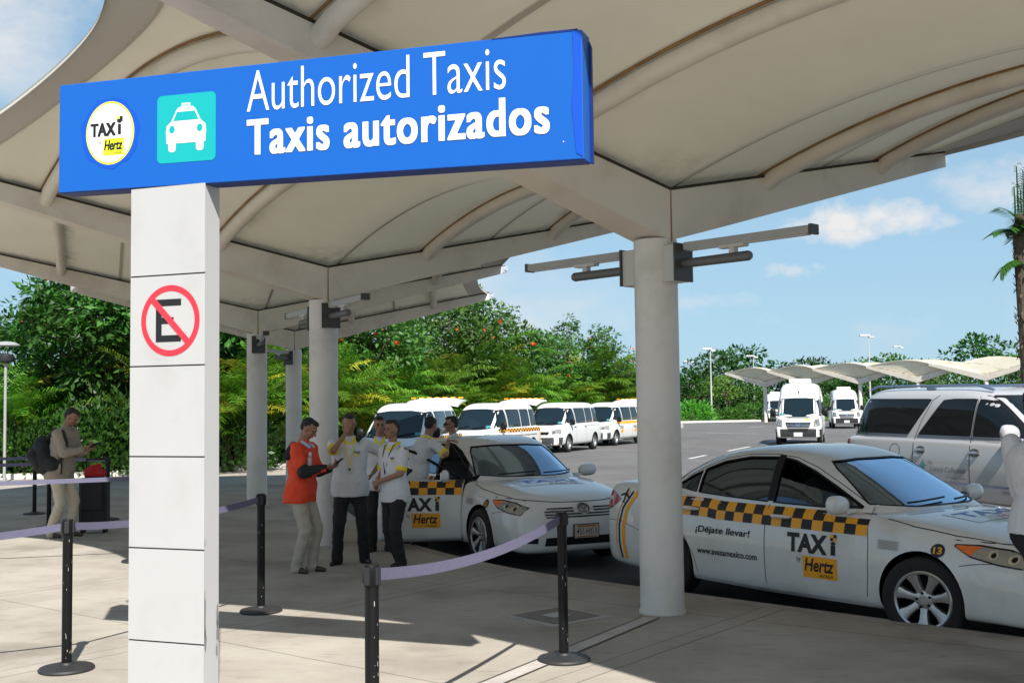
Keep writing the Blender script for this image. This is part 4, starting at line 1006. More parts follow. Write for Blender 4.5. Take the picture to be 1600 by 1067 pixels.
    # wheels
    for x in (1.39, -1.385):
        for sd in sides: wheel(t, x, sd, .328, .225, .215, .80, 'spoke7', steer=R(0))
    if open_door:
        dr = bpy.data.objects.new('open_door', None); C.objects.link(dr); dr.parent = t; hx, hy = .90, -.90; dr.location = (hx, hy, 0); dr.rotation_euler = (0, 0, R(open_door)); dr['label'] = 'front passenger door swung wide open'
        def shift(o):
            for v in o.data.vertices: v.co -= Vector((hx, hy, 0))
        S2 = S
        g = MB(); S.grid(g, [(-.135, .215), (.2, .21), (.6, .215), (.90, .225)], [(-.135, .965), (.2, .958), (.6, .955), (.915, .95)], 'y', -1, .0, 24, 14)
        o = g.build('door_panel', M_CW, dr, smooth=True, normals=False); sm = o.modifiers.new('s', 'SOLIDIFY'); sm.thickness = .07; sm.offset = -1
        me = evaluated_mesh(o); o.modifiers.clear(); o.data = me; shift(o)
        # direction check of thickness: push inward
        cy_ = sum(v.co.y for v in me.vertices) / len(me.vertices)
        pan = o
        g = MB(); fp = []
        for x, z in [(.86, .97), (.80, .995), (.52, 1.16), (.28, 1.285), (.05, 1.365), (-.10, 1.385)]:
            p, n = S.hit(x, z, 'y', -1); fp.append(p)
        g.tube(fp, [.014] + [.018] * 5, 8); p1, n1 = S.hit(-.11, .96, 'y', -1); g.tube([fp[-1], p1.lerp(fp[-1], .5) + Vector((0, -.01, 0)), p1], .02, 8)
        o = g.build('window_frame', M_BLK, dr, smooth=True); shift(o)
        g1, g2 = MB(), MB(); 
        for k in range(ncol):
            a, b = lerp(x0, x1, k / ncol), lerp(x0, x1, (k + 1) / ncol)
            if b < -.13: continue
            a = max(a, -.13); b = min(b, .90)
            for row in (0, 1):
                q = g1 if (k + row) % 2 == 0 else g2; zt = .945 - row * .082
                S.grid(q, [(a, zt - .082), (b, zt - .082)], [(a, zt), (b, zt)], 'y', -1, .0045, 2, 2)
        o = g1.build('checker_band', M_YEL, dr, normals=False); shift(o); o = g2.build('black_checks', M_BLACK, dr, normals=False); shift(o)
        before = set(C.objects); logo(-1, .12, dr)
        for o in set(C.objects) - before: shift(o)
        o = mirror_housing(S, dr, .70, 1.005, -1, M_CW, size=(.12, .24, .155), out=.88)
        shift(o)
        for q in o.children: shift(q)
        p, n = S.hit(.03, .87, 'y', -1); g = MB(); g.tube([(-.06, p.y, .865), (-.05, p.y - .03, .868), (.10, p.y - .034, .868), (.12, p.y, .865)], [.012, .016, .016, .012], 10); o = g.build('door_handle', M_CW, dr, smooth=True); shift(o)
    return t

def place_car(t, x, y, heading, z=ROADZ):
    """heading: degrees; 0 = nose to +X, measured towards the camera (clockwise)"""
    t.location = (x, y, z); t.rotation_euler = (0, 0, -R(heading))
def from_wheel(wx, wy, heading, fx, ty):
    """car origin from the position of its front right wheel"""
    c, s = math.cos(-R(heading)), math.sin(-R(heading)); return wx - (fx * c - (-ty) * s), wy - (fx * s + (-ty) * c)
GT = 'white sedans waiting at the taxi rank'
t13 = make_sedan('white sedan taxi number 13, side on beside the nearest round column', GT, '13')
x, y = from_wheel(3.17, 8.72, 54, 1.39, .80); place_car(t13, x, y, 54)
for w_ in t13.children:
    if w_.name.startswith('wheel') and w_.location.x > 0: w_.rotation_euler.z = R(14)
t12 = make_sedan('white sedan taxi number 12 with its front door open and men gathered around', GT, '12', open_door=60)
x, y = from_wheel(-.33, 13.3, 64, 1.39, .80); place_car(t12, x, y, 64)

# ---------------------------------------------------------------- generic van / SUV
def make_van(name, label, cat, group, ST, RG, m, spec):
    t = thing(name, label, cat, (0, 0, 0), 0, group)
    lo = sub_mesh(lower_body(ST), 2)
    body = boolean(lo, sub_mesh(cabin_body(RG, 32), 2), 'UNION', m)
    body.name = 'body'; body.data.materials.clear(); body.data.materials.append(m)
    for p in body.data.polygons: p.material_index = 0
    S = Surf(body); arches(body, spec['arch']); body.parent = t
    for p in body.data.polygons: p.use_smooth = True
    body.data.set_sharp_from_angle(angle=R(32))
    def pane(name, lo_, hi_, ax, sd, mm, off=.004, nu=12, nv=6, par=body):
        g = MB(); S.grid(g, lo_, hi_, ax, sd, off, nu, nv); return g.build(name, mm, par, smooth=True, normals=False)
    for sd in (-1, 1):
        for (lo_, hi_) in spec['side']:
            pane('side_window', lo_, hi_, 'y', sd, spec.get('glass', M_GB))
            g = MB(); S.line(g, list(lo_) + list(reversed(hi_)), 'y', sd, .03, .003, closed=True); g.build('window_rubber', M_BLK, body, normals=False)
        g = MB()
        for ln in spec['gaps']: S.line(g, ln, 'y', sd, .012)
        g.build('panel_gaps', M_GAP, body, normals=False)
    wlo, whi = spec['wind']; pane('windshield', wlo, whi, 'x', 1, spec.get('glassf', M_GB), .004, 14, 8)
    g = MB(); S.line(g, list(wlo) + list(reversed(whi)), 'x', 1, .035, .003, closed=True); g.build('window_rubber', M_BLK, body, normals=False)
    if 'rear' in spec: pane('rear_window', *spec['rear'], 'x', -1, M_GB)
    for k_, pn in enumerate(spec.get('front', [])):
        nm, lo_, hi_, mm, off_ = pn; pane(nm, lo_, hi_, 'x', 1, mm, off_, 10, 4)
    for x in spec['wheels']:
        for sd in (-1, 1): wheel(t, x, sd, spec['r'], spec['rim'], .22, spec['track'], spec.get('style', 'steel'))
    for sd in (-1, 1): mirror_housing(S, body, spec['mir'][0], spec['mir'][1], sd, spec.get('mirm', M_BLK), size=spec['mir'][3], out=spec['mir'][2])
    return t, body, S, pane

# Transporter-like vans (nose +x): length 4.9, height 1.97
TR_ST = [(-2.44, .45, 1.0, 1.02, .70, .06), (-2.42, .33, 1.10, 1.12, .88, .05), (-2.3, .30, 1.14, 1.15, .94, .05), (-1.5, .28, 1.15, 1.17, .955, .045), (0, .28, 1.15, 1.17, .955, .045), (1.2, .28, 1.13, 1.16, .95, .05), (1.7, .28, 1.07, 1.12, .945, .08),
         (2.05, .28, .98, 1.04, .92, .12), (2.28, .28, .86, .92, .87, .14), (2.40, .28, .70, .76, .80, .12), (2.45, .34, .58, .60, .6, .1)]
TR_RG = [(.95, 2.0, -2.40, .93, 5), (1.08, 1.86, -2.40, .925, 5), (1.25, 1.62, -2.38, .905, 5), (1.50, 1.30, -2.34, .86, 5), (1.72, 1.06, -2.28, .81, 5), (1.86, .88, -2.20, .74, 4.5), (1.94, .62, -2.05, .62, 4), (1.965, .3, -1.8, .4, 3)]
M_BUMP = mat('bumper_grey', (.045, .05, .055), .6)
TR_SPEC = dict(arch=[(1.45, .40, .34), (-1.52, .40, .34)], r=.335, rim=.21, track=.82, wheels=(1.45, -1.52),
    side=[([(1.42, 1.16), (1.0, 1.14), (.72, 1.14)], [(1.40, 1.20), (1.15, 1.52), (.98, 1.70), (.72, 1.72)]), ([(.60, 1.14), (-.45, 1.15)], [(.60, 1.72), (-.45, 1.72)]), ([(-.55, 1.15), (-1.30, 1.16)], [(-.55, 1.72), (-1.30, 1.72)]), ([(-1.40, 1.16), (-2.15, 1.17)], [(-1.40, 1.72), (-2.08, 1.70)])],
    gaps=[[(.66, .36), (.66, 1.8)], [(-.50, .36), (-.50, 1.8)], [(1.55, 1.1), (1.42, .82), (1.0, .45), (1.0, .34)], [(-.5, 1.02), (-2.1, 1.02)]],
    wind=([(-.80, 1.12), (-.4, 1.08), (.4, 1.08), (.80, 1.12)], [(-.72, 1.68), (-.3, 1.74), (.3, 1.74), (.72, 1.68)]), rear=([(-.7, 1.15), (.7, 1.15)], [(-.65, 1.72), (.65, 1.72)]),
    front=[('bumper', [(-.80, .33), (.80, .33)], [(-.80, .60), (.80, .60)], M_BUMP, .006), ('grille', [(-.42, .70), (.42, .70)], [(-.46, .82), (.46, .82)], M_BLK, .006), ('licence_plate', [(-.17, .42), (.17, .42)], [(-.17, .52), (.17, .52)], mat('plate_green', (.55, .62, .58), .5), .012)],
    mir=(1.28, 1.18, .95, (.12, .2, .26)), mirm=M_BLK)
def make_transporter(label, livery, hatch):
    t, body, S, pane = make_van('minivan', label, 'van', 'white vans parked in a row by the palms', TR_ST, TR_RG, M_VW, TR_SPEC)
    for sd in (-1, 1):
        g = MB(); S.grid(g, [(sd * .56, .72), (sd * .80, .74)], [(sd * .52, .86), (sd * .78, .93)], 'x', 1, .006, 6, 4); S.grid(g, [(2.16, .74), (2.30, .72)], [(2.05, .93), (2.27, .88)], 'y', sd, .006, 4, 4); hl = g.build('headlight', M_LCLR, body, normals=False)
        g = MB(); S.poly(g, disc2d(sd * .64, .79, .05, .05, 16), 'x', 1, .009); g.build('lamp_bowl', M_LIN, hl, normals=False)
        g = MB(); S.grid(g, [(2.08, .33), (2.32, .33)], [(2.08, .60), (2.34, .60)], 'y', sd, .006, 5, 3); g.build('bumper_corner', M_BUMP, body, normals=False)
        g = MB(); S.grid(g, [(-2.30, .85), (-2.36, .85)], [(-2.30, 1.12), (-2.36, 1.12)], 'y', sd, .006, 2, 3); g.build('tail_light', M_LRED, body, normals=False)
        g = MB()
        for hx in (.80, -.36): S.line(g, [(hx - .1, .98), (hx + .08, .98)], 'y', sd, .035, .012)
        g.build('door_handle', M_BLK if not livery else M_VW, body, normals=False)
        if livery == 'check':
            g1, g2 = MB(), MB(); n_ = 30
            for k in range(n_):
                a, b = lerp(1.45, -2.28, k / n_), lerp(1.45, -2.28, (k + 1) / n_); up = .0
                for row in (0, 1):
                    q = g1 if (k + row) % 2 == 0 else g2; z = .96 + row * .06
                    S.grid(q, [(a, z), (b, z)], [(a, z + .06), (b, z + .06)], 'y', sd, .0045, 1, 1)
            cb = g1.build('checker_band', M_YEL, body, normals=False); g2.build('black_checks', M_BLACK, cb, normals=False)
            g = MB(); S.line(g, [(-2.05, 1.82), (-2.24, 1.5), (-2.31, 1.1), (-2.2, .6)], 'y', sd, .09, .004); g.build('orange_stripe', M_YEL, body, normals=False)
            vs, fs = text_fit('Authorized transportation', 0, 1, .80, .88, .01); g = MB(); S.put(g, [((lerp(.5, -1.9, v[0]) if sd > 0 else lerp(-1.9, .5, v[0])), v[1]) for v in vs], fs, 'y', sd, .005); g.build('lettering', M_BLACK, body, normals=False)
        if livery == 'band':
            g = MB(); S.grid(g, [(1.5, .98), (-2.28, .98)], [(1.3, 1.10), (-2.30, 1.10)], 'y', sd, .0045, 20, 2); g.build('amber_band', M_YEL, body, normals=False)
            for xa in (1.05, -.65):
                vs, fs = text_fit('TAXi', 0, 1, .76, .88, .03); g = MB(); S.put(g, [((lerp(xa, xa - .4, v[0]) if sd > 0 else lerp(xa - .4, xa, v[0])), v[1]) for v in vs], fs, 'y', sd, .005); g.build('lettering', M_BLACK, body, normals=False)
                g = MB(); S.poly(g, [(xa - .4, .58), (xa - .12, .58), (xa - .12, .73), (xa - .4, .73)], 'y', sd, .005); g.build('logo_panel', M_YEL, body, normals=False)
    for y0 in (-.5, .1):
        g = MB(); pts = []
        for k in range(5): p, n = S.hit(y0 + .45 * k / 4, 1.10 + .02 * k, 'x', 1); pts.append(p + n * .02)
        g.tube(pts, .012, 6); g.build('wiper', M_BLK, body)
    g = MB(); S.poly(g, [(.56, 1.13), (.69, 1.13), (.69, 1.20), (.56, 1.20)], 'x', 1, .008); g.build('sticker', mat('sticker_cyan', (.03, .22, .26), .5), body, normals=False)
    if hatch:
        # raised tailgate above the roof
        g = MB(); rs = []
        for k in range(9):
            u = k / 8; x = -2.22 - .95 * u; z = 1.94 + .15 * math.sin(u * 1.7); w = .80 + .03 * u
            rs.append([(x, w * q, z + (-.04 if abs(q) == 1 else .03 * (1 - q * q)) + dz) for dz, row in ((0, (-1, -.6, 0, .6, 1)), (-.06, (1, .6, 0, -.6, -1))) for q in row])
        g.rings(rs); tg = g.build('tailgate', M_VW, body, smooth=True, split=50)
        g = MB()
        for k in range(7): g.box((-2.98, -.72 + k * .24, 2.115), (.10, .13, .04), None)
        g.build('amber_edge_checks', M_YEL, tg)
    else: pass
    return t
VROW = [
    ('white van nearest in the row, its front turned to the taxis', 'check', True, (-2.76, 30.4), -100),
    ('white van with a checkered band, second in the row', 'check', True, (-.75, 38.98), -113),
    ('plain white van without markings, third in the row', None, False, (1.95, 45.98), -114),
    ('white van with a solid amber side band, last in the row', 'band', True, (4.5, 52.47), -117)]
for lb, lv, ht, (x, y), hd in VROW:
    v = make_transporter(lb, lv, ht); v.location = (x, y, ROADZ); v.rotation_euler = (0, 0, R(hd))

# Crafter-like high roof shuttle
CR_ST = [(-3.4, .5, 1.3, 1.32, .85, .05), (-3.35, .35, 1.35, 1.36, .95, .04), (-3, .33, 1.35, 1.36, .99, .04), (0, .33, 1.35, 1.36, .995, .04), (1.7, .33, 1.30, 1.33, .99, .05), (2.15, .33, 1.20, 1.27, .98, .09), (2.5, .33, 1.08, 1.16, .96, .12), (2.72, .33, .95, 1.04, .93, .13), (2.86, .33, .75, .82, .88, .11), (2.91, .38, .6, .62, .7, .1)]
CR_RG = [(1.1, 2.45, -3.36, .97, 6), (1.3, 2.22, -3.36, .965, 6), (1.6, 1.98, -3.35, .94, 6), (2.0, 1.66, -3.33, .90, 6), (2.3, 1.40, -3.3, .87, 6), (2.52, 1.12, -3.22, .82, 5), (2.66, .8, -3.1, .72, 4.5), (2.71, .4, -2.8, .5, 4)]
CR_SPEC = dict(arch=[(1.95, .43, .36), (-1.7, .43, .36)], r=.345, rim=.21, track=.86, wheels=(1.95, -1.7),
    side=[([(1.85, 1.38), (1.1, 1.34)], [(1.62, 1.90), (1.1, 1.95)]), ([(.95, 1.34), (-.4, 1.34)], [(.95, 2.05), (-.4, 2.05)]), ([(-.5, 1.34), (-1.8, 1.34)], [(-.5, 2.05), (-1.8, 2.05)]), ([(-1.9, 1.34), (-3.1, 1.34)], [(-1.9, 2.05), (-3.05, 2.05)])],
    gaps=[[(1.03, .4), (1.03, 2.2)], [(-.45, .4), (-.45, 2.2)], [(2.0, 1.3), (1.5, .8), (1.45, .4)], [(.9, 1.0), (-3.2, 1.0)]],
    wind=([(-.86, 1.27), (-.4, 1.22), (.4, 1.22), (.86, 1.27)], [(-.82, 1.97), (-.3, 2.02), (.3, 2.02), (.82, 1.97)]),
    front=[('bumper', [(-.92, .38), (.92, .38)], [(-.92, .72), (.92, .72)], M_DKP, .008), ('lower_grille', [(-.38, .60), (.38, .60)], [(-.44, .74), (.44, .74)], M_BLK, .012), ('grille', [(-.46, .76), (.46, .76)], [(-.54, 1.0), (.54, 1.0)], M_BLK, .010),
           ('licence_plate', [(-.18, .40), (.18, .40)], [(-.18, .57), (.18, .57)], mat('plate_green', (.55, .62, .58), .5), .016), ('vent_line', [(-.5, 1.16), (.5, 1.16)], [(-.5, 1.18), (.5, 1.18)], M_BLK, .006)],
    mir=(1.90, 1.42, 1.0, (.16, .24, .36)), mirm=M_BLK)
def make_crafter(label):
    t, body, S, pane = make_van('shuttle_van', label, 'van', 'high roofed white shuttle vans', CR_ST, CR_RG, M_VW, CR_SPEC)
    for sd in (-1, 1):
        g = MB(); S.grid(g, [(sd * .66, .80), (sd * .88, .84)], [(sd * .68, 1.08), (sd * .84, 1.13)], 'x', 1, .008, 5, 5); hl = g.build('headlight', M_LCLR, body, normals=False)
        for zz in (.88, 1.0): g = MB(); S.poly(g, disc2d(sd * .76, zz, .055, .055, 16), 'x', 1, .012); g.build('lamp_bowl', M_LIN, hl, normals=False)
        g = MB(); S.line(g, [(sd * .66, .80), (sd * .68, 1.08), (sd * .84, 1.13), (sd * .88, .84)], 'x', 1, .02, .012, closed=True); g.build('lamp_seal', M_BLK, hl, normals=False)
        g = MB(); S.grid(g, [(2.45, .38), (2.84, .38)], [(2.45, .70), (2.82, .70)], 'y', sd, .008, 5, 3); g.build('bumper_corner', M_DKP, body, normals=False)
    g = MB()
    for z in (.81, .875, .94): S.grid(g, [(-.48, z - .012), (.48, z - .012)], [(-.49, z + .012), (.49, z + .012)], 'x', 1, .018, 10, 1)
    g.build('grille_bars', M_CHR, body, normals=False)
    g = MB(); a = disc2d(0, .90, .085, .085, 24); b = disc2d(0, .90, .068, .068, 24); S.put(g, a + b, [(k, (k + 1) % 24, 24 + (k + 1) % 24, 24 + k) for k in range(24)], 'x', 1, .03)
    S.line(g, [(-.045, .955), (0, .905), (.045, .955)], 'x', 1, .014, .03); S.line(g, [(-.07, .93), (-.03, .845), (0, .895), (.03, .845), (.07, .93)], 'x', 1, .014, .03); g.build('emblem', M_CHR, body, normals=False)
    g = MB(); S.poly(g, disc2d(0, 2.28, .035, .06, 14), 'x', 1, .01); g.build('roof_emblem', M_BLK, body, normals=False)
    g = MB(); S.poly(g, disc2d(.36, 1.11, .12, .035, 20), 'x', 1, .008); g.build('gold_logo', mat('gold', (.55, .38, .06), .4), body, normals=False)
    vs, fs = text_fit('SHUTTLE SERVICE', 0, 1, 1.085, 1.12, 0); g = MB(); S.put(g, [(lerp(-.62, .1, v[0]), v[1]) for v in vs], fs, 'x', 1, .008); g.build('lettering', mat('print_grey', (.18, .18, .18), .6), body, normals=False)
    g = MB(); g.box((-.3, 0, 2.80), (1.3, .95, .20)); g.build('air_conditioner', M_VW, body, bevel=.06)
    g = MB(); S.poly(g, [(-.78, 1.30), (-.56, 1.29), (-.56, 1.36), (-.78, 1.37)], 'x', 1, .008); g.build('sticker', mat('sticker_cyan', (.03, .22, .26), .5), body, normals=False)
    return t
cr = make_crafter('large white high roofed shuttle van driving towards the rank, nearest of its kind'); cr.location = (12.95, 50.5, ROADZ); cr.rotation_euler = (0, 0, R(-107))
c2 = copy_tree(cr); tag(c2, 'small distant white shuttle van on the road, left of the large shuttle van'); c2.location = (25.8, 110.5, ROADZ); c2.rotation_euler = (0, 0, R(-98))
c3 = copy_tree(cr); tag(c3, 'distant white shuttle van seen past the rear corner of the silver SUV'); c3.location = (23.6, 80.0, ROADZ); c3.rotation_euler = (0, 0, R(-103))

# SUV, silver, long
SU_ST = [(-2.62, .5, 1.08, 1.10, .75, .04), (-2.6, .42, 1.17, 1.19, .92, .04), (-2.45, .38, 1.21, 1.23, .975, .04), (-1.5, .36, 1.22, 1.24, 1.0, .04), (0, .36, 1.22, 1.24, 1.0, .04), (1.0, .36, 1.21, 1.24, 1.0, .05), (1.5, .36, 1.17, 1.25, .995, .09), (2.2, .36, 1.09, 1.16, .98, .10), (2.55, .38, 1.0, 1.06, .94, .1), (2.7, .42, .85, .9, .86, .08), (2.72, .5, .7, .72, .7, .06)]
SU_RG = [(1.0, 1.65, -2.60, .97, 6), (1.15, 1.52, -2.60, .965, 6), (1.30, 1.26, -2.57, .935, 6), (1.55, .90, -2.50, .875, 6), (1.75, .60, -2.42, .82, 6), (1.86, .38, -2.33, .75, 5), (1.92, .10, -2.18, .62, 4), (1.935, -.3, -1.9, .4, 3)]
SU_SPEC = dict(arch=[(1.62, .44, .40), (-1.40, .44, .40)], r=.40, rim=.26, track=.86, wheels=(1.62, -1.40), style='alloy', glass=M_GD, glassf=M_GD,
    side=[([(1.08, 1.285), (.75, 1.275), (.20, 1.275)], [(1.05, 1.315), (.72, 1.56), (.50, 1.72), (.20, 1.755)]), ([(.14, 1.275), (-.5, 1.275), (-.88, 1.275)], [(.14, 1.757), (-.28, 1.757), (-.48, 1.74), (-.85, 1.295)]), ([(-1.10, 1.275), (-2.42, 1.275)], [(-.74, 1.755), (-2.18, 1.755)])],
    gaps=[[(.17, .45), (.17, 1.8)], [(-.95, 1.20), (-.86, 1.45), (-.70, 1.75), (-.60, 1.82)], [(-.95, 1.2), (-.97, .8), (-.90, .45)], [(1.28, 1.15), (1.22, .45)]],
    wind=([(-.82, 1.24), (.82, 1.24)], [(-.70, 1.80), (.70, 1.80)]), rear=([(-.8, 1.2), (.8, 1.2)], [(-.7, 1.78), (.7, 1.78)]),
    mir=(1.0, 1.32, .98, (.16, .28, .24)), mirm=M_SILV)
suv, body, S, pane = make_van('suv', 'long silver SUV with roof rails and dark windows behind taxi 13', 'SUV', None, SU_ST, SU_RG, M_SILV, SU_SPEC)
for sd in (-1, 1):
    g = MB(); S.line(g, [(-2.44, 1.245), (-1.1, 1.245)], 'y', sd, .03, .006); S.line(g, [(-.9, 1.245), (1.1, 1.25)], 'y', sd, .03, .006); S.line(g, [(-.95, .62), (1.2, .62)], 'y', sd, .03, .01); g.build('chrome_strip', mat('strip_blue_chrome', (.35, .42, .6), .15, metal=.9), body, normals=False)
    for hx in (-.80, .26):
        g = MB(); S.poly(g, disc2d(hx, 1.05, .10, .055, 20), 'y', sd, .004); hb = g.build('handle_cup', mat('cup_grey', (.12, .12, .12), .4, metal=.6), body, normals=False)
        p, n = S.hit(hx, 1.05, 'y', sd); g = MB(); g.tube([(hx - .10, p.y, 1.05), (hx - .07, p.y + sd * .035, 1.055), (hx + .07, p.y + sd * .035, 1.055), (hx + .10, p.y, 1.05)], .018, 8); g.build('door_handle', M_CHR, body, smooth=True)
    g = MB(); p, n = S.hit(-2.0, 1.80, 'y', sd); g.tube([(-2.25, sd * .66, 1.90), (-2.08, sd * .67, 1.955), (.0, sd * .65, 1.958), (.28, sd * .62, 1.89)], [.022, .017, .017, .022], 8)
    g.box((-.9, sd * .66, 1.925), (.18, .03, .05)); g.build('roof_rail', mat('rail_blue', (.30, .36, .5), .25, metal=.8), body, smooth=True, split=40)
    g = MB(); S.grid(g, [(-2.50, .90), (-2.60, .90)], [(-2.47, 1.27), (-2.57, 1.27)], 'y', sd, .012, 3, 6); g.build('tail_light', M_LRED, body, normals=False)
    # filler flap outline
    g = MB(); S.line(g, disc2d(-1.35, 1.02, .11, .10, 20), 'y', sd, .008, .004, closed=True); g.build('filler_flap', M_GAP, body, normals=False)
    def stx(txt, xa, xb, za, zb, m_, nm='lettering', **k):
        vs, fs = text_fit(txt, 0, 1, za, zb, k.get('bold', 0), k.get('shear', 0)); g = MB(); S.put(g, [((lerp(xa, xb, v[0]) if sd < 0 else lerp(xb, xa, v[0])), v[1]) for v in vs], fs, 'y', sd, .005); g.build(nm, m_, body, normals=False)
    mg = mat('print_grey', (.18, .18, .18), .6)
    stx('The', -.64, -.54, .855, .905, mg, shear=.3); stx('Luxury Collection', -.60, .10, .74, .83, mg, shear=.35); stx('by Senator Travel', -.28, .10, .67, .71, mg); stx('NAVIGATOR', .75, 1.15, .54, .58, mg)
    g = MB()
    for k in range(8):
        a = 2 * math.pi * k / 8; r0 = .1 if k % 2 == 0 else .065; cx_, cz_ = -.74, .84
        S.poly(g, [(cx_ + .02 * math.cos(a - .8), cz_ + .02 * math.sin(a - .8)), (cx_ + r0 * math.cos(a), cz_ + r0 * math.sin(a)), (cx_ + .02 * math.cos(a + .8), cz_ + .02 * math.sin(a + .8))], 'y', sd, .005)
    g.build('star_emblem', mat('teal_print', (.02, .25, .28), .5), body, normals=False)
suv.location = (7.35, 16.5, ROADZ); suv.rotation_euler = (0, R(.6), R(-69)); suv.scale = (1.03, 1.03, 1.055)
# glimpse of a parked car behind the far end of the van row
# ================================================================== STANCHIONS AND BELTS
M_STB = mat('stanchion_black', (.006, .0065, .007), .45, spec=.2, vary=.3, vscale=10)
M_STW = mat('worn_paint', (.42, .42, .42), .6)
M_BELT = mat('belt_purple', (.105, .10, .165), .75, vary=.12, vscale=20, bump=.2, bscale=90)
M_BASE = mat('stanchion_base', (.022, .023, .025), .55, vary=.2, vscale=6)
HST = .985
def stanchion(x, y, label, yaw=0, chips=0, seed=1):
    t = thing('stanchion', label, 'stanchion', (x, y, 0), R(yaw), 'belt stanchions around the rank')
    g = MB(); g.lathe([(.175, 0), (.178, .012), (.170, .022), (.09, .034), (.05, .040), (.045, .052)], 40); g.build('base', M_BASE, t, smooth=True, split=40)
    g = MB(); pr = []
    for k in range(32):      # ribbed extruded post
        a = 2 * math.pi * k / 32; r = .0325 if k % 8 not in (0, 1) else .0285; pr.append((r * math.cos(a), r * math.sin(a)))
    g.rings([[(px, py, z) for px, py in pr] for z in (.04, .90)]); post = g.build('post', M_STB, t)
    if chips:
        rn = random.Random(seed); g = MB()
        for q in range(chips):
            a = rn.choice([-2.2, -1.6, -1.2, -.9, -.4]) + rn.uniform(-.1, .1); z = rn.choice([rn.uniform(.07, .22), rn.uniform(.07, .9), rn.uniform(.4, .75)]); h = rn.uniform(.004, .028); w = rn.uniform(.05, .12)
            r = .0336; g.quad(*[(r * math.cos(b), r * math.sin(b), zz) for b, zz in ((a, z), (a + w, z + .003), (a + w * .7, z + h), (a - w * .2, z + h * .8))])
        g.build('paint_chips', M_STW, post, normals=False)
    g = MB(); g.lathe([(.0335, .885), (.0365, .89), (.0365, .975), (.033, HST), (.0, HST)], 28); head = g.build('belt_head', M_STB, t, smooth=True, split=40)
    g = MB()
    for k in range(4):
        a = k * math.pi / 2; g.box((.036, 0, .935), (.014, .030, .078), Matrix.Rotation(a, 4, 'Z'))
    g.build('belt_clip', M_DKP, head, bevel=.003)
    return t
ST = {'A': (.32, 7.60), 'B': (-2.967, 7.50), 'C': (-2.141, 9.54), 'D': (-.655, 5.17), 'E': (-4.26, 12.77), 'F': (-6.37, 17.66), 'G': (-6.85, 16.6), 'H': (-8.0, 18.8), 'I': (-5.2, 6.4), 'J': (-9.5, 10.4), 'K': (-12.5, 17.5)}
stanchion(*ST['A'], 'black stanchion standing alone in front of taxi 12, left of the nearest round column', 30, 16, 2)
stanchion(*ST['B'], 'black stanchion standing on sunlit paving left of the sign post', 10, 14, 5)
stanchion(*ST['C'], 'black stanchion between the sign post and the man in the orange jacket', 20, 8, 8)
stanchion(*ST['D'], 'nearest black stanchion with chipped paint, its foot below the picture edge', 60, 30, 11)
stanchion(*ST['E'], 'black stanchion mostly hidden behind the sign post', 0)
stanchion(*ST['F'], 'black stanchion right of the suitcase in front of the dark bushes', 40)
stanchion(*ST['G'], 'black stanchion just behind the suitcase', 0)
stanchion(*ST['H'], 'black stanchion left of the man with the backpack', 0)
def belt(a, b, label, sag=.05, w=.05, z=.935):
    A, B = Vector((*a, z)), Vector((*b, z)); d = (B - A).normalized(); nn = Vector((-d.y, d.x, 0)); A = A + d * .043; B = B - d * .043
    g = MB(); n_ = 24; rs = []
    for k in range(n_ + 1):
        t = k / n_; p = A.lerp(B, t); p.z -= sag * 4 * t * (1 - t); tw = .25 * math.sin(t * 3.0) * nn
        u = (Vector((0, 0, 1)) + tw).normalized()
        rs.append([p - u * w / 2 - nn * .0008, p - u * w / 2 + nn * .0008, p + u * w / 2 + nn * .0008, p + u * w / 2 - nn * .0008])
    g.rings(rs); return tag(g.build('barrier_belt', M_BELT, smooth=True, split=40), label, 'belt', 'retractable belts between the stanchions')
belt(ST['D'], ST['A'], 'purple grey belt between the two stanchions in front of taxi 12', .075, .055)
belt(ST['B'], ST['C'], 'purple belt running behind the sign post to the stanchion by the orange jacket', .05)
belt(ST['B'], ST['I'], 'purple belt leaving the picture at the left, nearest of the left belts', .07)
belt((-9.6, 11.3), ST['E'], 'purple belt crossing in front of the legs of the man with the backpack', .02)
belt(ST['H'], ST['F'], 'belt farther back behind the suitcase, ending at the last stanchion', .01)
belt(ST['K'], ST['H'], 'far belt at the left edge, upper one of two before the bushes', .01)
belt((-12.5, 15.2), ST['G'], 'far belt at the left edge, lower one of two before the bushes', .01)

# ================================================================== PEOPLE
M_SKIN = mat('skin', (.30, .150, .092), .55, vary=.12, vscale=14)
M_HAIR = mat('hair_black', (.008, .007, .007), .6, bump=.5, bscale=120)
M_SHIRT = mat('shirt_white', (.60, .60, .62), .85, bump=.35, bscale=26, vary=.03)
M_TRB = mat('trousers_black', (.011, .010, .011), .85, bump=.3, bscale=22)
M_KHK = mat('trousers_khaki', (.40, .35, .28), .9, bump=.5, bscale=18, vary=.08)
M_KHL = mat('trousers_beige', (.50, .44, .33), .9, bump=.5, bscale=18, vary=.08)
M_ORG = mat('jacket_orange', (.74, .055, .012), .75, bump=.4, bscale=16, vary=.05)
M_JBK = mat('jacket_black', (.010, .010, .012), .8, bump=.3, bscale=20)
M_BEI = mat('jacket_beige', (.30, .245, .19), .85, bump=.5, bscale=16, vary=.08)
M_YTR = mat('yellow_trim', (.80, .62, .02), .7)
M_SHOE = mat('shoe_black', (.012, .010, .010), .4); M_SHOB = mat('shoe_brown', (.05, .022, .014), .5)
M_EYE = mat('eye_dark', (.01, .008, .008), .3); M_BAG = mat('bag_black', (.013, .013, .015), .8, bump=.4, bscale=30)
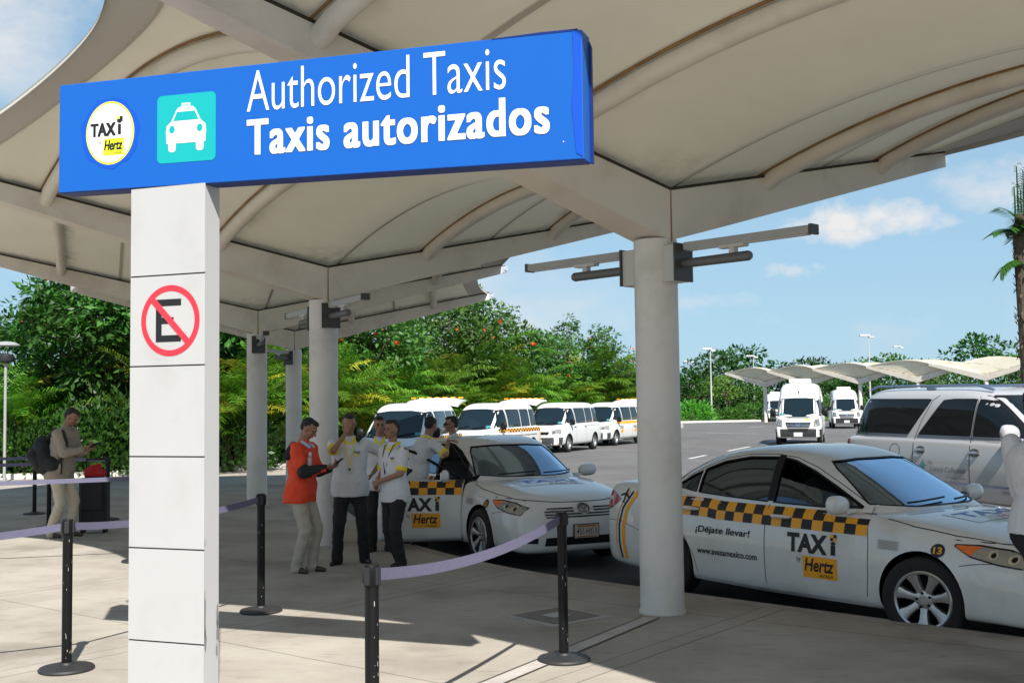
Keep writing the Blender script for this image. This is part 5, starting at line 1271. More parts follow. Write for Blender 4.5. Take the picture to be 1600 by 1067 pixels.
def capsule(g, a, b, ra, rb, fx=1, fy=1, up=None, seg=14):
    a, b = Vector(a), Vector(b); d = b - a; L_ = d.length; d = d.normalized() if L_ > 1e-6 else Vector((0, 0, 1))
    ref = up or (Vector((0, 1, 0)) if abs(d.y) < .9 else Vector((1, 0, 0))); u = d.cross(ref).normalized(); v = d.cross(u)
    rs = []
    for k in range(5): t = math.pi / 2 * (1 - (k + .15) / 5); rs.append((a - d * ra * math.sin(t), ra * math.cos(t)))
    for k in range(7): t = k / 6; rs.append((a.lerp(b, t), lerp(ra, rb, t)))
    for k in range(5): t = math.pi / 2 * ((k + .85) / 5); rs.append((b + d * rb * math.sin(t), rb * math.cos(t)))
    g.rings([[p + (u * math.cos(2 * math.pi * q / seg) * fx + v * math.sin(2 * math.pi * q / seg) * fy) * r for q in range(seg)] for p, r in rs])
def ellip(g, c, r, rot=None, seg=16):
    c = Vector(c); M_ = Matrix.Translation(c) @ (rot.to_4x4() if rot else Matrix())
    rs = []
    for k in range(1, 12): t = math.pi * k / 12; rs.append([M_ @ Vector((r[0] * math.sin(t) * math.cos(2 * math.pi * q / seg), r[1] * math.sin(t) * math.sin(2 * math.pi * q / seg), -r[2] * math.cos(t))) for q in range(seg)])
    g.rings(rs)
def remeshed(g, name, m, parent, vox=.009, smooth=2, wr=0, wscale=9, seed=0):
    o = g.build(name, m, None); md = o.modifiers.new('r', 'REMESH'); md.mode = 'VOXEL'; md.voxel_size = vox; md.use_smooth_shade = True
    s = o.modifiers.new('s', 'SMOOTH'); s.factor = .6; s.iterations = smooth
    me = evaluated_mesh(o); drop(o); me.materials.clear(); me.materials.append(m)
    if wr:
        off_ = Vector((seed * 3.1, seed * 1.7, 0))
        ds = [noise.noise(Vector((v.co.x * wscale, v.co.y * wscale, v.co.z * wscale * 1.5)) + off_) + .5 * noise.noise(v.co * wscale * 2.3 + off_) for v in me.vertices]
        nm = [v.normal.copy() for v in me.vertices]
        for v, d, n in zip(me.vertices, ds, nm): v.co += n * d * wr
    for p in me.polygons: p.use_smooth = True
    o = bpy.data.objects.new(name, me); C.objects.link(o); o.parent = parent; return o
def ik(a, b, l1, l2, pole):
    a, b, pole = Vector(a), Vector(b), Vector(pole); d = b - a; L_ = d.length
    if L_ > (l1 + l2) * .999: b = a + d.normalized() * (l1 + l2) * .999; L_ = (l1 + l2) * .999; d = b - a
    x = (l1 * l1 - l2 * l2 + L_ * L_) / (2 * L_); h = math.sqrt(max(0, l1 * l1 - x * x)); dn = d.normalized(); pp = (pole - dn * pole.dot(dn)).normalized()
    return a + dn * x + pp * h, b
def hand(g, wrist, dirn, palm_n, side, curl=.5, s=1):
    """palm, five bent fingers of different length; palm_n = direction the palm faces, side = +1 thumb on +across"""
    d = Vector(dirn).normalized(); n = Vector(palm_n); n = (n - d * n.dot(d)).normalized(); ac = d.cross(n) * side
    w = Vector(wrist); p0 = w + d * .012; p1 = w + d * .085 * s
    for q in (-.026, -.009, .009, .026): capsule(g, p0 + ac * q * .75, p1 + ac * q, .014, .0125, seg=8)
    for q, ln in ((-.030, .058), (-.010, .070), (.010, .076), (.030, .066)):
        a = p1 + ac * q; c1 = curl * .9; v1 = (d * math.cos(c1) + n * math.sin(c1)); b = a + v1 * ln * .45; c2 = curl * 2.0; v2 = d * math.cos(c2) + n * math.sin(c2); c = b + v2 * ln * .32; c3 = curl * 2.8; v3 = d * math.cos(c3) + n * math.sin(c3); e = c + v3 * ln * .25
        capsule(g, a, b, .0098, .0092, seg=8); capsule(g, b, c, .0092, .0086, seg=8); capsule(g, c, e, .0086, .0078, seg=8)
    a = p0 + ac * .030 + d * .01; b = a + (d * .6 + ac * .7 + n * .3).normalized() * .038; c = b + (d * .85 + ac * .15 + n * (.3 + curl * .4)).normalized() * .030
    capsule(g, a, b, .0125, .0105, seg=8); capsule(g, b, c, .0105, .009, seg=8)
    return p1 + n * .02
def person(label, x, y, face, H, ankles, wrists, hands, top='shirt', leg=M_TRB, shoe=M_SHOE, lean=(0, 0), head=(0, 0), hips=(0, 0), poles=None, build=1.0, z0=0, seed=0, sleeve=.55, untuck=True, hipz=None, twist=0):
    """local frame: x right of the person, y forward. lean = (side, forward) shift of the shoulders, head = (pitch down, yaw left) degrees"""
    t = thing('person', label, 'person', (x, y, z0), math.atan2(face[1], face[0]) - math.pi / 2); k = H / 1.70; b = build
    V = lambda *p: Vector(p)
    hz = (hipz or .90)
    hip = V(hips[0], hips[1], hz); sp = V(hips[0] + lean[0], hips[1] + lean[1], 0); ll = math.hypot(*lean)
    chest_h = math.sqrt(max(.01, .50 ** 2 - ll ** 2)); neck = V(sp.x, sp.y, hz + chest_h + .04); up = (neck - hip).normalized()
    ct, st = math.cos(R(twist)), math.sin(R(twist))
    shr = V(neck.x + .178 * b * ct, neck.y + .178 * b * st, neck.z - .055); shl = V(neck.x - .178 * b * ct, neck.y - .178 * b * st, neck.z - .055)
    hp, hy = R(head[0]), R(head[1])
    hf = V(-math.sin(hy) * math.cos(hp), math.cos(hy) * math.cos(hp), -math.sin(hp)); hr = V(math.cos(hy), math.sin(hy), 0); hu = hr.cross(hf).normalized()
    hb = neck + up * .05; hc = hb + (up * .35 + hu * .65).normalized() * .135 + hf * .022
    HM = Matrix((hr, hf, hu)).transposed()
    hpt = lambda a, b_, c: hc + hr * a + hf * b_ + hu * c
    P = poles or {}
    sc = Matrix.Scale(k, 4)
    # --- legs
    LG = []
    for i, (s, ank) in enumerate(zip((1, -1), ankles)):
        h = hip + V(s * .085, 0, -.02); an = V(ank[0], ank[1], ank[2] if len(ank) > 2 else .075); kn, an = ik(h, an, .425, .415, P.get('kr' if s > 0 else 'kl', V(s * .1, 1, 0))); LG.append((h, kn, an, ank[3] if len(ank) > 3 else s * -8))
    AR = []
    for i, (s, wr_, sh) in enumerate(((1, wrists[0], shr), (-1, wrists[1], shl))):
        el, w = ik(sh, V(*wr_), .285, .255, P.get('er' if s > 0 else 'el', V(s * .6, -.6, -1))); AR.append((sh, el, w, s))
    # --- body: one continuous surface
    g = MB()
    capsule(g, neck - up * .03, hb + up * .04 + hf * .01, .056, .052)
    ellip(g, hpt(0, -.012, .022), (.074, .092, .092), HM); ellip(g, hpt(0, .012, -.035), (.060, .072, .075), HM); ellip(g, hpt(0, .040, -.078), (.034, .036, .030), HM)
    capsule(g, hpt(0, .082, .005), hpt(0, .104, -.028), .009, .014, seg=8); ellip(g, hpt(0, .078, -.056), (.026, .014, .011), HM); ellip(g, hpt(0, .075, .027), (.050, .014, .010), HM)
    for s in (-1, 1): ellip(g, hpt(s * .076, -.008, -.010), (.010, .019, .031), HM); ellip(g, hpt(s * .045, .055, -.025), (.02, .02, .02), HM)
    def torso(g, inf=0.0, lo=-.12, hi=1.0, flare=0):
        rs = []; bel = .012 if b > 1.04 else 0
        prof = [(-.12, .155, .115, 0), (-.04, .168, .122, 0), (.06, .158, .116, .01 + bel), (.17, .152, .108, .012 + bel), (.27, .166, .116, .01), (.36, .178, .120, .005), (.43, .178, .108, 0), (.475, .140, .085, 0), (.51, .070, .062, .0)]
        for (h, rx, ry, fy) in prof:
            if h < lo: continue
            t_ = max(0, h) / .54; c = hip.lerp(neck, t_) if h >= 0 else hip + V(0, 0, h); c = c + V(0, fy, 0); aa = R(twist) * t_
            fl = flare if h < .1 else 0
            rs.append([c + V(math.cos(q) * (rx * b + inf + fl) * math.cos(aa) - math.sin(q) * (ry * b + inf + fl) * math.sin(aa), math.cos(q) * (rx * b + inf + fl) * math.sin(aa) + math.sin(q) * (ry * b + inf + fl) * math.cos(aa), 0) for q in [2 * math.pi * j / 20 for j in range(20)]])
        g.rings(rs)
    torso(g)
    for (h, kn, an, ya) in LG: capsule(g, h, kn, .078, .054); capsule(g, kn, an, .052, .038)
    for (sh, el, w, s) in AR: capsule(g, sh, el, .046 * b, .037); capsule(g, el, w, .037, .025); ellip(g, sh, (.05, .05, .05))
    for (sh, el, w, s), (hd, pn, cu) in zip(AR, hands): hand(g, w, hd, pn, s, cu)
    body = remeshed(g, 'body', M_SKIN, t, .0075, 2); body.matrix_local = sc
    # --- eyes and brows
    g = MB()
    for s in (-1, 1):
        ellip(g, hpt(s * .030, .077, .002), (.012, .008, .006), HM); ellip(g, hpt(s * .031, .083, .024), (.018, .007, .004), HM)
    ey = g.build('eyes', M_EYE, t, smooth=True); ey.matrix_local = sc
    # --- hair
    g = MB(); ellip(g, hpt(0, -.034, .040), (.0775, .084, .079), HM); ellip(g, hpt(0, .012, .086), (.056, .066, .030), HM); ellip(g, hpt(0, -.060, .0), (.068, .050, .062), HM)
    ha = remeshed(g, 'hair', M_HAIR, t, .008, 2, .005, 40, seed); ha.matrix_local = sc
    # --- trousers
    g = MB()
    for (h, kn, an, ya) in LG:
        capsule(g, h + V(0, 0, .03), kn, .098, .074); capsule(g, kn, an + V(0, -.005, .01), .073, .064); capsule(g, an + V(0, -.005, .01), an + V(0, 0, -.035), .064, .066)
    ellip(g, hip + V(0, 0, .03), (.176 * b, .132 * b, .13)); ellip(g, hip + V(0, 0, -.07), (.184 * b, .150 * b, .13))
    tr = remeshed(g, 'trousers', leg, t, .011, 3, .011, 8, seed); tr.matrix_local = sc
    # --- shoes
    for (h, kn, an, ya), s in zip(LG, (1, -1)):
        a = R(ya); fd = V(math.sin(-a), math.cos(a), 0); g = MB(); base = V(an.x, an.y, an.z - .04)
        capsule(g, base - fd * .045 + V(0, 0, -.002), base + fd * .10 + V(0, 0, -.008), .038, .036, 1, .8); capsule(g, base + fd * .06 + V(0, 0, -.012), base + fd * .15 + V(0, 0, -.012), .040, .030, 1, .7); capsule(g, base, base + V(0, 0, .03), .04, .04)
        sh_ = remeshed(g, 'shoe', shoe, t, .009, 1); sh_.matrix_local = sc
    # --- top garment
    g = MB(); cloth = {'shirt': M_SHIRT, 'longshirt': M_SHIRT, 'orange': M_ORG, 'beige': M_BEI}[top]
    thick = .019 if 'shirt' in top else .034
    torso(g, thick, -.12 if untuck else -.05, flare=.022 if 'shirt' in top else .02)
    for (sh, el, w, s) in AR:
        if top == 'shirt': e2 = sh.lerp(el, sleeve + .25); capsule(g, sh + V(-s * .01, 0, -.005), e2, .062 * b, .060)
        else:
            capsule(g, sh, el, .050 + thick * .8, .044 + thick * .6); capsule(g, el, el.lerp(w, .90), .044 + thick * .6, .033 + thick * .35)
    capsule(g, neck - up * .05, neck + up * .005, .085, .068)
    to = remeshed(g, 'shirt' if 'shirt' in top else 'jacket', cloth, t, .010, 2, .009 if 'shirt' in top else .016, 7, seed + 5); to.matrix_local = sc
    if top == 'shirt':
        g = MB()
        for (sh, el, w, s) in AR:
            e2 = sh.lerp(el, sleeve + .27); e3 = sh.lerp(el, sleeve + .38); d = (el - sh).normalized()
            u_ = d.cross(V(0, 1, .3)).normalized(); v_ = d.cross(u_); g.rings([[p + (u_ * math.cos(q) + v_ * math.sin(q)) * r for q in [2 * math.pi * j / 18 for j in range(18)]] for p, r in ((e2 - d * .012, .066), (e3, .067), (e3 + d * .004, .060))])
        cu = g.build('sleeve_cuffs', M_YTR, to, smooth=True)
        g = MB()
        for s in (-1, 1):
            a0 = neck + V(s * .066, -.03, .02); a1 = neck + V(s * .062, .045, .0); a2 = neck + V(s * .022, .085 + .01, -.055)
            for p, q in ((a0, a1), (a1, a2)): capsule(g, p, q, .018, .017, 1, .5, seg=8)
        capsule(g, neck + V(-.06, -.045, .025), neck + V(.06, -.045, .025), .018, .018, seg=8)
        g.build('collar', M_YTR, to, smooth=True)
    return dict(t=t, hip=hip, neck=neck, head=hc, hf=hf, hr=hr, hu=hu, arms=AR, sc=sc, top=to, legs=LG, k=k, up=up)
def addp(p, g, name, m, par=None, smooth=True, bevel=0):
    o = g.build(name, m, par or p['t'], smooth=smooth, bevel=bevel)
    if not par: o.matrix_local = p['sc']
    return o
Vv = lambda *a: Vector(a)
def chest_logo(p, side=-1, z=-.17, y=.15, par=None):
    g = MB(); c = p['neck'] + Vv(side * .085, y, z)
    vs, fs = text_fit('TAXi', -.038, .038, 0, .028, .03); g.add([c + Vv(-v[0] * 1, .004 - abs(v[0]) * .25, v[1]) for v in vs], fs); o = g.build('chest_lettering', M_BLACK, p['top'], normals=False)
    g = MB(); g.box(tuple(c + Vv(0, .0, -.018)), (.045, .006, .026)); g.build('chest_patch', M_YTR, p['top'])
def lanyard(p, m, par, drop=.30, badge=True, y=.145):
    g = MB(); n = p['neck']
    for s in (-1, 1): g.tube([n + Vv(s * .062, -.02, .03), n + Vv(s * .068, .07, .0), n + Vv(s * .05, y - .005, -.10), n + Vv(0, y + .02, -drop)], .0055, 6)
    o = g.build('lanyard', m, par, smooth=True)
    if badge: g = MB(); g.box(tuple(n + Vv(0, y + .022, -drop - .045)), (.055, .006, .08)); b = g.build('badge', mat('badge_card', (.55, .55, .45), .4), o); g = MB(); g.box(tuple(n + Vv(0, y + .027, -drop - .04)), (.026, .003, .032)); g.build('badge_photo', M_EYE, b)

# 1 orange jacket, profile to the right, head bowed over a phone
p = person('person in an orange jacket with black sleeves and khaki trousers reading a phone', -2.24, 11.81, (.96, -.28), 1.58, [(.085, .0, .075, -20), (-.075, .11, .075, -5)], [(.07, .36, 1.165), (-.04, .35, 1.15)], [((-.25, .8, .35), (0, -.3, 1), .5), ((.3, .8, .3), (0, -.2, 1), .5)], 'orange', M_KHK, M_SHOB, lean=(0, .035), head=(34, 8), seed=1, poles={'er': Vv(.5, -.5, -1), 'el': Vv(-.5, -.5, -1)})
g = MB()
for (sh, el, w, s) in p['arms']: capsule(g, el.lerp(sh, .18), el, .067, .071); capsule(g, el, el.lerp(w, .9), .071, .047)
for s in (1, -1): capsule(g, p['neck'] + Vv(s * .165, -.03, -.03), p['neck'] + Vv(s * .175, -.09, -.13), .055, .06)
remeshed(g, 'black_sleeves', M_JBK, p['top'], .011, 2, .006, 7, 3)
g = MB(); capsule(g, p['neck'] + Vv(-.06, .02, .015), p['neck'] + Vv(-.05, .10, -.04), .02, .02); capsule(g, p['neck'] + Vv(.06, .02, .015), p['neck'] + Vv(.05, .10, -.04), .02, .02); g.build('shirt_collar', mat('collar_blue', (.45, .52, .62), .8), p['top'], smooth=True)
g = MB(); c = p['neck'] + Vv(.105, .135, -.20); g.box(tuple(c), (.05, .03, .09), None); o = g.build('badge', mat('badge_pale', (.55, .57, .62), .4), p['top'], bevel=.004); g = MB(); ellip(g, c + Vv(0, .006, .075), (.032, .016, .032)); g.build('round_pin', M_SHIRT, o, smooth=True)
ph = MB(); ph.box((0, 0, 0), (.055, .115, .012)); o = ph.build('phone', M_BLK, None, bevel=.003); tag(o, 'small dark phone held by the person in the orange jacket', 'phone')
mw = p['t'].matrix_basis @ p['sc']; o.matrix_world = mw @ Matrix.Translation((.02, .485, 1.235)) @ Matrix.Rotation(.65, 4, 'X')

# 2 white shirt, hand over the mouth
p = person('person in a white shirt with yellow cuffs holding one hand over the mouth', -1.80, 12.39, (.16, -1), 1.60, [(.155, .03, .075, -25), (-.165, -.02, .075, 22)], [(.05, .20, 1.515), (-.27, -.05, 1.04)], [((-.35, .15, 1), (-.1, -1, 0), .35), ((.5, .1, -.7), (1, 0, 0), .6)], 'shirt', M_TRB, M_SHOE, lean=(.01, .01), head=(8, 4), build=1.12, seed=2, poles={'er': Vv(.7, .6, -1), 'el': Vv(-1, -.4, -.2)}, sleeve=.5)
chest_logo(p, -1, -.16, .150); lanyard(p, M_YTR, p['top'], .30, y=.155)
# 3 white shirt, turned to the left, forearm across the belly
p = person('person in a white shirt with dark lanyard, forearm across the belly, before the taxi door', -1.25, 11.96, (-.62, -.80), 1.535, [(.06, -.12, .075, 5), (-.13, .06, .075, 30)], [(.20, .12, 1.00), (.03, .235, 1.03)], [((-.3, .5, -.8), (-1, 0, 0), .5), ((.9, .15, -.35), (0, -1, 0), .5)], 'shirt', M_TRB, M_SHOE, lean=(.03, -.01), head=(2, -4), hips=(0, .02), seed=3, poles={'er': Vv(.6, -.8, -1), 'el': Vv(-1, -.3, -.6)}, build=.98, sleeve=.5)
chest_logo(p, -1, -.16, .128); lanyard(p, M_BLK, p['top'], .33, False, y=.13)
# 4 standing behind
p = person('person in a white shirt standing behind the other two, only head and collar showing', -1.60, 13.45, (.1, -1), 1.56, [(.10, 0, .075), (-.12, .05, .075)], [(.24, .02, .86), (-.25, .05, .86)], [((0, .1, -1), (-1, 0, 0), .4), ((0, .1, -1), (1, 0, 0), .4)], 'shirt', M_TRB, M_SHOE, head=(4, 6), seed=4)
chest_logo(p, 1, -.16, .14)
# 5 leaning at the open door, seen from behind
p = person('person seen from behind leaning in at the open taxi door, arm on the roof', -1.26, 14.12, (.84, .54), 1.62, [(.10, -.02, .075), (-.10, -.06, .075)], [(.34, .34, 1.36), (-.12, .30, 1.08)], [((.8, .4, .1), (0, 0, -1), .4), ((.2, .8, -.3), (0, 0, -1), .4)], 'shirt', M_TRB, M_SHOE, lean=(.06, .17), head=(24, 30), seed=5, build=1.05, poles={'er': Vv(.3, -.3, -.4), 'el': Vv(-.8, -.3, -.5)}, hipz=.885, z0=-.02)
# 6 behind the taxi, sunglasses
p = person('person with sunglasses in profile on the far side of taxi 12', -.85, 15.9, (-.98, -.2), 1.68, [(.10, 0, .075), (-.10, .05, .075)], [(.24, .02, .86), (-.25, .05, .86)], [((0, .1, -1), (-1, 0, 0), .4), ((0, .1, -1), (1, 0, 0), .4)], 'longshirt', M_TRB, M_SHOE, head=(6, 0), seed=6, z0=ROADZ)
g = MB()
for s in (-1, 1):
    c = p['head'] + p['hf'] * .088 + p['hr'] * s * .034 + p['hu'] * .004; g.tube([c - p['hr'] * .022, c + p['hr'] * .022], .017, 8); q = p['head'] + p['hr'] * s * .074 + p['hu'] * .008; g.tube([q + p['hf'] * .07, q - p['hf'] * .01], .004, 6)
addp(p, g, 'sunglasses', M_BLK)
# 7 man with the backpack, profile to the right
p7 = person('person in a beige jacket and light trousers with a black backpack, reading a phone', -6.20, 15.35, (.99, -.16), 1.735, [(.09, -.06, .075, -10), (-.10, .12, .075, 0)], [(.08, .40, 1.17), (-.06, .36, 1.14)], [((-.1, .8, .35), (0, -.3, 1), .4), ((.2, .9, .2), (0, -.2, 1), .4)], 'beige', M_KHL, M_SHOB, lean=(0, .09), head=(34, 6), seed=7, poles={'er': Vv(.5, -.4, -1), 'el': Vv(-.5, -.4, -1)}, build=1.04)
ph = MB(); ph.box((0, 0, 0), (.07, .13, .012)); o = ph.build('phone', M_BLK, None, bevel=.003); tag(o, 'dark phone held by the person with the backpack', 'phone'); o.matrix_world = p7['t'].matrix_basis @ p7['sc'] @ Matrix.Translation((.02, .53, 1.22)) @ Matrix.Rotation(.5, 4, 'X')
BPO = Vector((-.03, .10, 0))
bp = thing('backpack', 'bulging black backpack slung over the shoulder of the person in the beige jacket', 'backpack', tuple(p7['t'].location), 0); bp.rotation_euler = p7['t'].rotation_euler; bp.scale = (p7['k'],) * 3; bp.location = p7['t'].matrix_basis @ (BPO * 1.0)
g = MB(); capsule(g, (.12, -.20, .98), (.10, -.27, 1.20), .16, .15, 1.15, .85); capsule(g, (.14, -.25, .95), (.12, -.34, 1.12), .13, .12); capsule(g, (.2, -.10, .98), (.14, -.20, 1.0), .11, .14); remeshed(g, 'bag_body', M_BAG, bp, .012, 2, .018, 6, 9)
g = MB(); capsule(g, (.24, -.28, .99), (.22, -.36, 1.08), .075, .08); remeshed(g, 'front_pocket', M_BAG, bp, .011, 2, .01, 7, 2)
g = MB(); 
g.tube([(.15, -.20, 1.30), (.20, -.06, 1.44), (.215, .06, 1.41), (.225, .12, 1.26), (.23, .09, 1.08), (.22, -.02, .98)], [.024] * 6, 8); g.tube([(.2, .02, 1.05), (.21, .05, .96), (.21, .04, .84)], .012, 6); g.build('strap', M_BAG, bp, smooth=True)
# suitcase with a red bag on top
sc_ = thing('suitcase', 'tall black upright suitcase standing beside the person with the backpack', 'suitcase', (-5.90, 15.85, 0), R(6))
g = MB(); g.box((0, 0, .42), (.38, .26, .70)); g.build('shell', M_BAG, sc_, bevel=.04)
g = MB(); g.box((0, -.155, .52), (.30, .04, .40)); g.build('front_pocket', M_BAG, sc_, bevel=.02)
g = MB()
for sx in (-.14, .14): g.tube([(sx, .10, .75), (sx, .10, 1.02)], .010, 8)
g.tube([(-.14, .10, 1.02), (.14, .10, 1.02)], .014, 8); g.build('pull_handle', M_DKP, sc_, smooth=True)
for sx in (-.15, .15):
    g = MB(); g.tube([(sx - .015, .06, .04), (sx + .015, .06, .04)], .04, 16); g.tube([(sx - .015, -.06, .04), (sx + .015, -.06, .04)], .04, 16); g.build('wheel', M_RUB, sc_, smooth=True, split=40)
g = MB(); capsule(g, (-.09, 0, .835), (.10, .0, .83), .065, .07, 1, 1); capsule(g, (-.06, .01, .90), (.05, .01, .92), .045, .04); o = remeshed(g, 'red_bag', mat('red_cloth', (.42, .012, .015), .8, bump=.3), None, .012, 2, .015, 9, 4); o.location = sc_.location; tag(o, 'small red bag lying on top of the black suitcase', 'bag')
# 8 cropped person at the right edge
p = person('person in a white long sleeved shirt and black trousers cut off by the right edge', 3.24, 6.92, (.88, .48), 1.74, [(.10, 0, .075), (-.10, .08, .075)], [(.12, .24, 1.10), (-.10, .26, 1.12)], [((-.4, .6, -.5), (-1, 0, 0), .5), ((.4, .6, -.5), (1, 0, 0), .6)], 'longshirt', M_TRB, M_SHOE, seed=8, build=1.08, poles={'el': Vv(-.3, -1, -.1), 'er': Vv(.3, -1, -.1)}, untuck=False)
# ================================================================== VEGETATION
def leaf_mat(name, a, b, trans=.35, rough=.45, coat=.0):
    m = bpy.data.materials.new(name); m.use_nodes = True; t = m.node_tree; n = t.nodes; l = t.links; n.clear()
    o = n.new('ShaderNodeOutputMaterial'); d = n.new('ShaderNodeBsdfPrincipled'); tr = n.new('ShaderNodeBsdfTranslucent'); mx = n.new('ShaderNodeMixShader'); mx.inputs[0].default_value = trans
    ge = n.new('ShaderNodeNewGeometry'); oi = n.new('ShaderNodeObjectInfo')
    mi = n.new('ShaderNodeMix'); mi.data_type = 'RGBA'; l.new(ge.outputs['Random Per Island'], mi.inputs['Factor']); mi.inputs['A'].default_value = (*a, 1); mi.inputs['B'].default_value = (*b, 1)
    hs = n.new('ShaderNodeHueSaturation'); l.new(mi.outputs['Result'], hs.inputs['Color']); mr = n.new('ShaderNodeMapRange'); l.new(oi.outputs['Random'], mr.inputs['Value']); mr.inputs['To Min'].default_value = .8; mr.inputs['To Max'].default_value = 1.25; l.new(mr.outputs[0], hs.inputs['Value'])
    mh = n.new('ShaderNodeMapRange'); l.new(oi.outputs['Random'], mh.inputs['Value']); mh.inputs['To Min'].default_value = .485; mh.inputs['To Max'].default_value = .515; l.new(mh.outputs[0], hs.inputs['Hue'])
    l.new(hs.outputs[0], d.inputs['Base Color']); d.inputs['Roughness'].default_value = rough; d.inputs['Specular IOR Level'].default_value = .4
    l.new(hs.outputs[0], tr.inputs['Color']); l.new(d.outputs[0], mx.inputs[1]); l.new(tr.outputs[0], mx.inputs[2]); l.new(mx.outputs[0], o.inputs[0]); return m
M_LF = leaf_mat('leaf_green', (.032, .100, .013), (.080, .19, .028))
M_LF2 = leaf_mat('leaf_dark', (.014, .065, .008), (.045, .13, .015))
M_LF3 = leaf_mat('leaf_light', (.075, .16, .02), (.15, .25, .04))
M_PF = leaf_mat('palm_leaf', (.040, .15, .010), (.17, .33, .025), .4)
M_PFY = leaf_mat('palm_leaf_yellow', (.22, .30, .02), (.46, .42, .03), .4)
M_BARK = mat('bark', (.10, .075, .05), .9, vary=.3, vscale=6, bump=.6, bscale=14)
M_PST = mat('palm_stem', (.16, .17, .06), .8, vary=.4, vscale=5, bump=.4)
M_FLW = mat('tulip_flower', (.85, .085, .012), .5)
def orient(p, nrm, tip, L_, W_, fold=0.0):
    """leaf: a pointed blade of two faces, starts at p along tip"""
    tip = tip.normalized(); s = tip.cross(nrm).normalized(); n2 = s.cross(tip)
    a = p; b = p + tip * L_ * .45 + s * W_ / 2 + n2 * fold; c = p + tip * L_; d = p + tip * L_ * .45 - s * W_ / 2 + n2 * fold
    return [a, b, c, d]
def broadleaf(name, label, seed, h=6.5, cr=2.7, ch=4.3, clumps=34, per=150, leaf=.26, m=None, flowers=0, trunk_r=.14, low=False, fill=.2):
    rn = random.Random(seed); t = thing(name, label, 'tree', (0, 0, 0))
    cz = h - ch / 2
    cl = []
    for k in range(clumps):
        for _ in range(30):
            a = rn.uniform(0, 2 * math.pi); ct = rn.uniform(-1, 1); rr = rn.uniform(.35, 1.0) ** .5
            p = Vector((cr * math.cos(a) * math.sqrt(1 - ct * ct) * rr, cr * math.sin(a) * math.sqrt(1 - ct * ct) * rr, cz + ch / 2 * ct * rr)) * 1.0
            p.x *= 1 + .25 * noise.noise(Vector((seed, a, 0))); p.y *= 1 + .25 * noise.noise(Vector((a, seed, 0)))
            if all((p - q[0]).length > .35 * (cr / 2.6) * 1.6 for q in cl): break
        cl.append((p, rn.uniform(.42, .85) * cr / 2.6))
    g = MB()
    for c, r in cl:
        n_ = int(per * (r / .65) ** 2)
        for q in range(n_):
            a = rn.uniform(0, 2 * math.pi); z = rn.uniform(-.55, 1); rad = r * (rn.uniform(.55, 1.08)); s = math.sqrt(1 - z * z)
            nn = Vector((s * math.cos(a), s * math.sin(a), z)); p = c + Vector((nn.x * rad * 1.15, nn.y * rad * 1.15, nn.z * rad * .8))
            tip = (nn + Vector((rn.uniform(-.9, .9), rn.uniform(-.9, .9), rn.uniform(-.9, .3)))).normalized(); up = (nn + Vector((rn.uniform(-.5, .5), rn.uniform(-.5, .5), .7))).normalized()
            L_ = leaf * rn.uniform(.65, 1.25)
            if noise.noise(p * 1.1 + Vector((seed, 0, 0))) < -.22: continue
            g.quad(*orient(p, up, tip, L_, L_ * .48, rn.uniform(-.02, .02)))
    g.build('crown', m or M_LF, t, normals=False)
    g = MB(); top = Vector((rn.uniform(-.2, .2), rn.uniform(-.2, .2), cz - ch * .12)); base = Vector((0, 0, -.1))
    g.tube([base, base.lerp(top, .35) + Vector((rn.uniform(-.15, .15), 0, 0)), base.lerp(top, .7), top], [trunk_r * 1.35, trunk_r, trunk_r * .8, trunk_r * .55], 9)
    for c, r in cl[::2]:
        st = base.lerp(top, rn.uniform(.5, 1)); mid = st.lerp(c, .5) + Vector((rn.uniform(-.2, .2), rn.uniform(-.2, .2), -.15)); g.tube([st, mid, c], [trunk_r * .45, trunk_r * .28, trunk_r * .1], 6)
    g.build('trunk', M_BARK, t, smooth=True, normals=False)
    if flowers:
        g = MB()
        for q in range(flowers):
            c, r = rn.choice(cl); a = rn.uniform(math.pi, 2 * math.pi); z = rn.uniform(.1, .8); s = math.sqrt(1 - z * z); p = c + Vector((s * math.cos(a), s * math.sin(a), z)) * r * 1.12
            for k in range(10):
                d = Vector((rn.uniform(-1, 1), rn.uniform(-1, 1), rn.uniform(-.2, 1))).normalized(); g.quad(*orient(p, d.orthogonal(), d, rn.uniform(.10, .17), .10))
        g.build('flowers', M_FLW, t, normals=False)
    return t
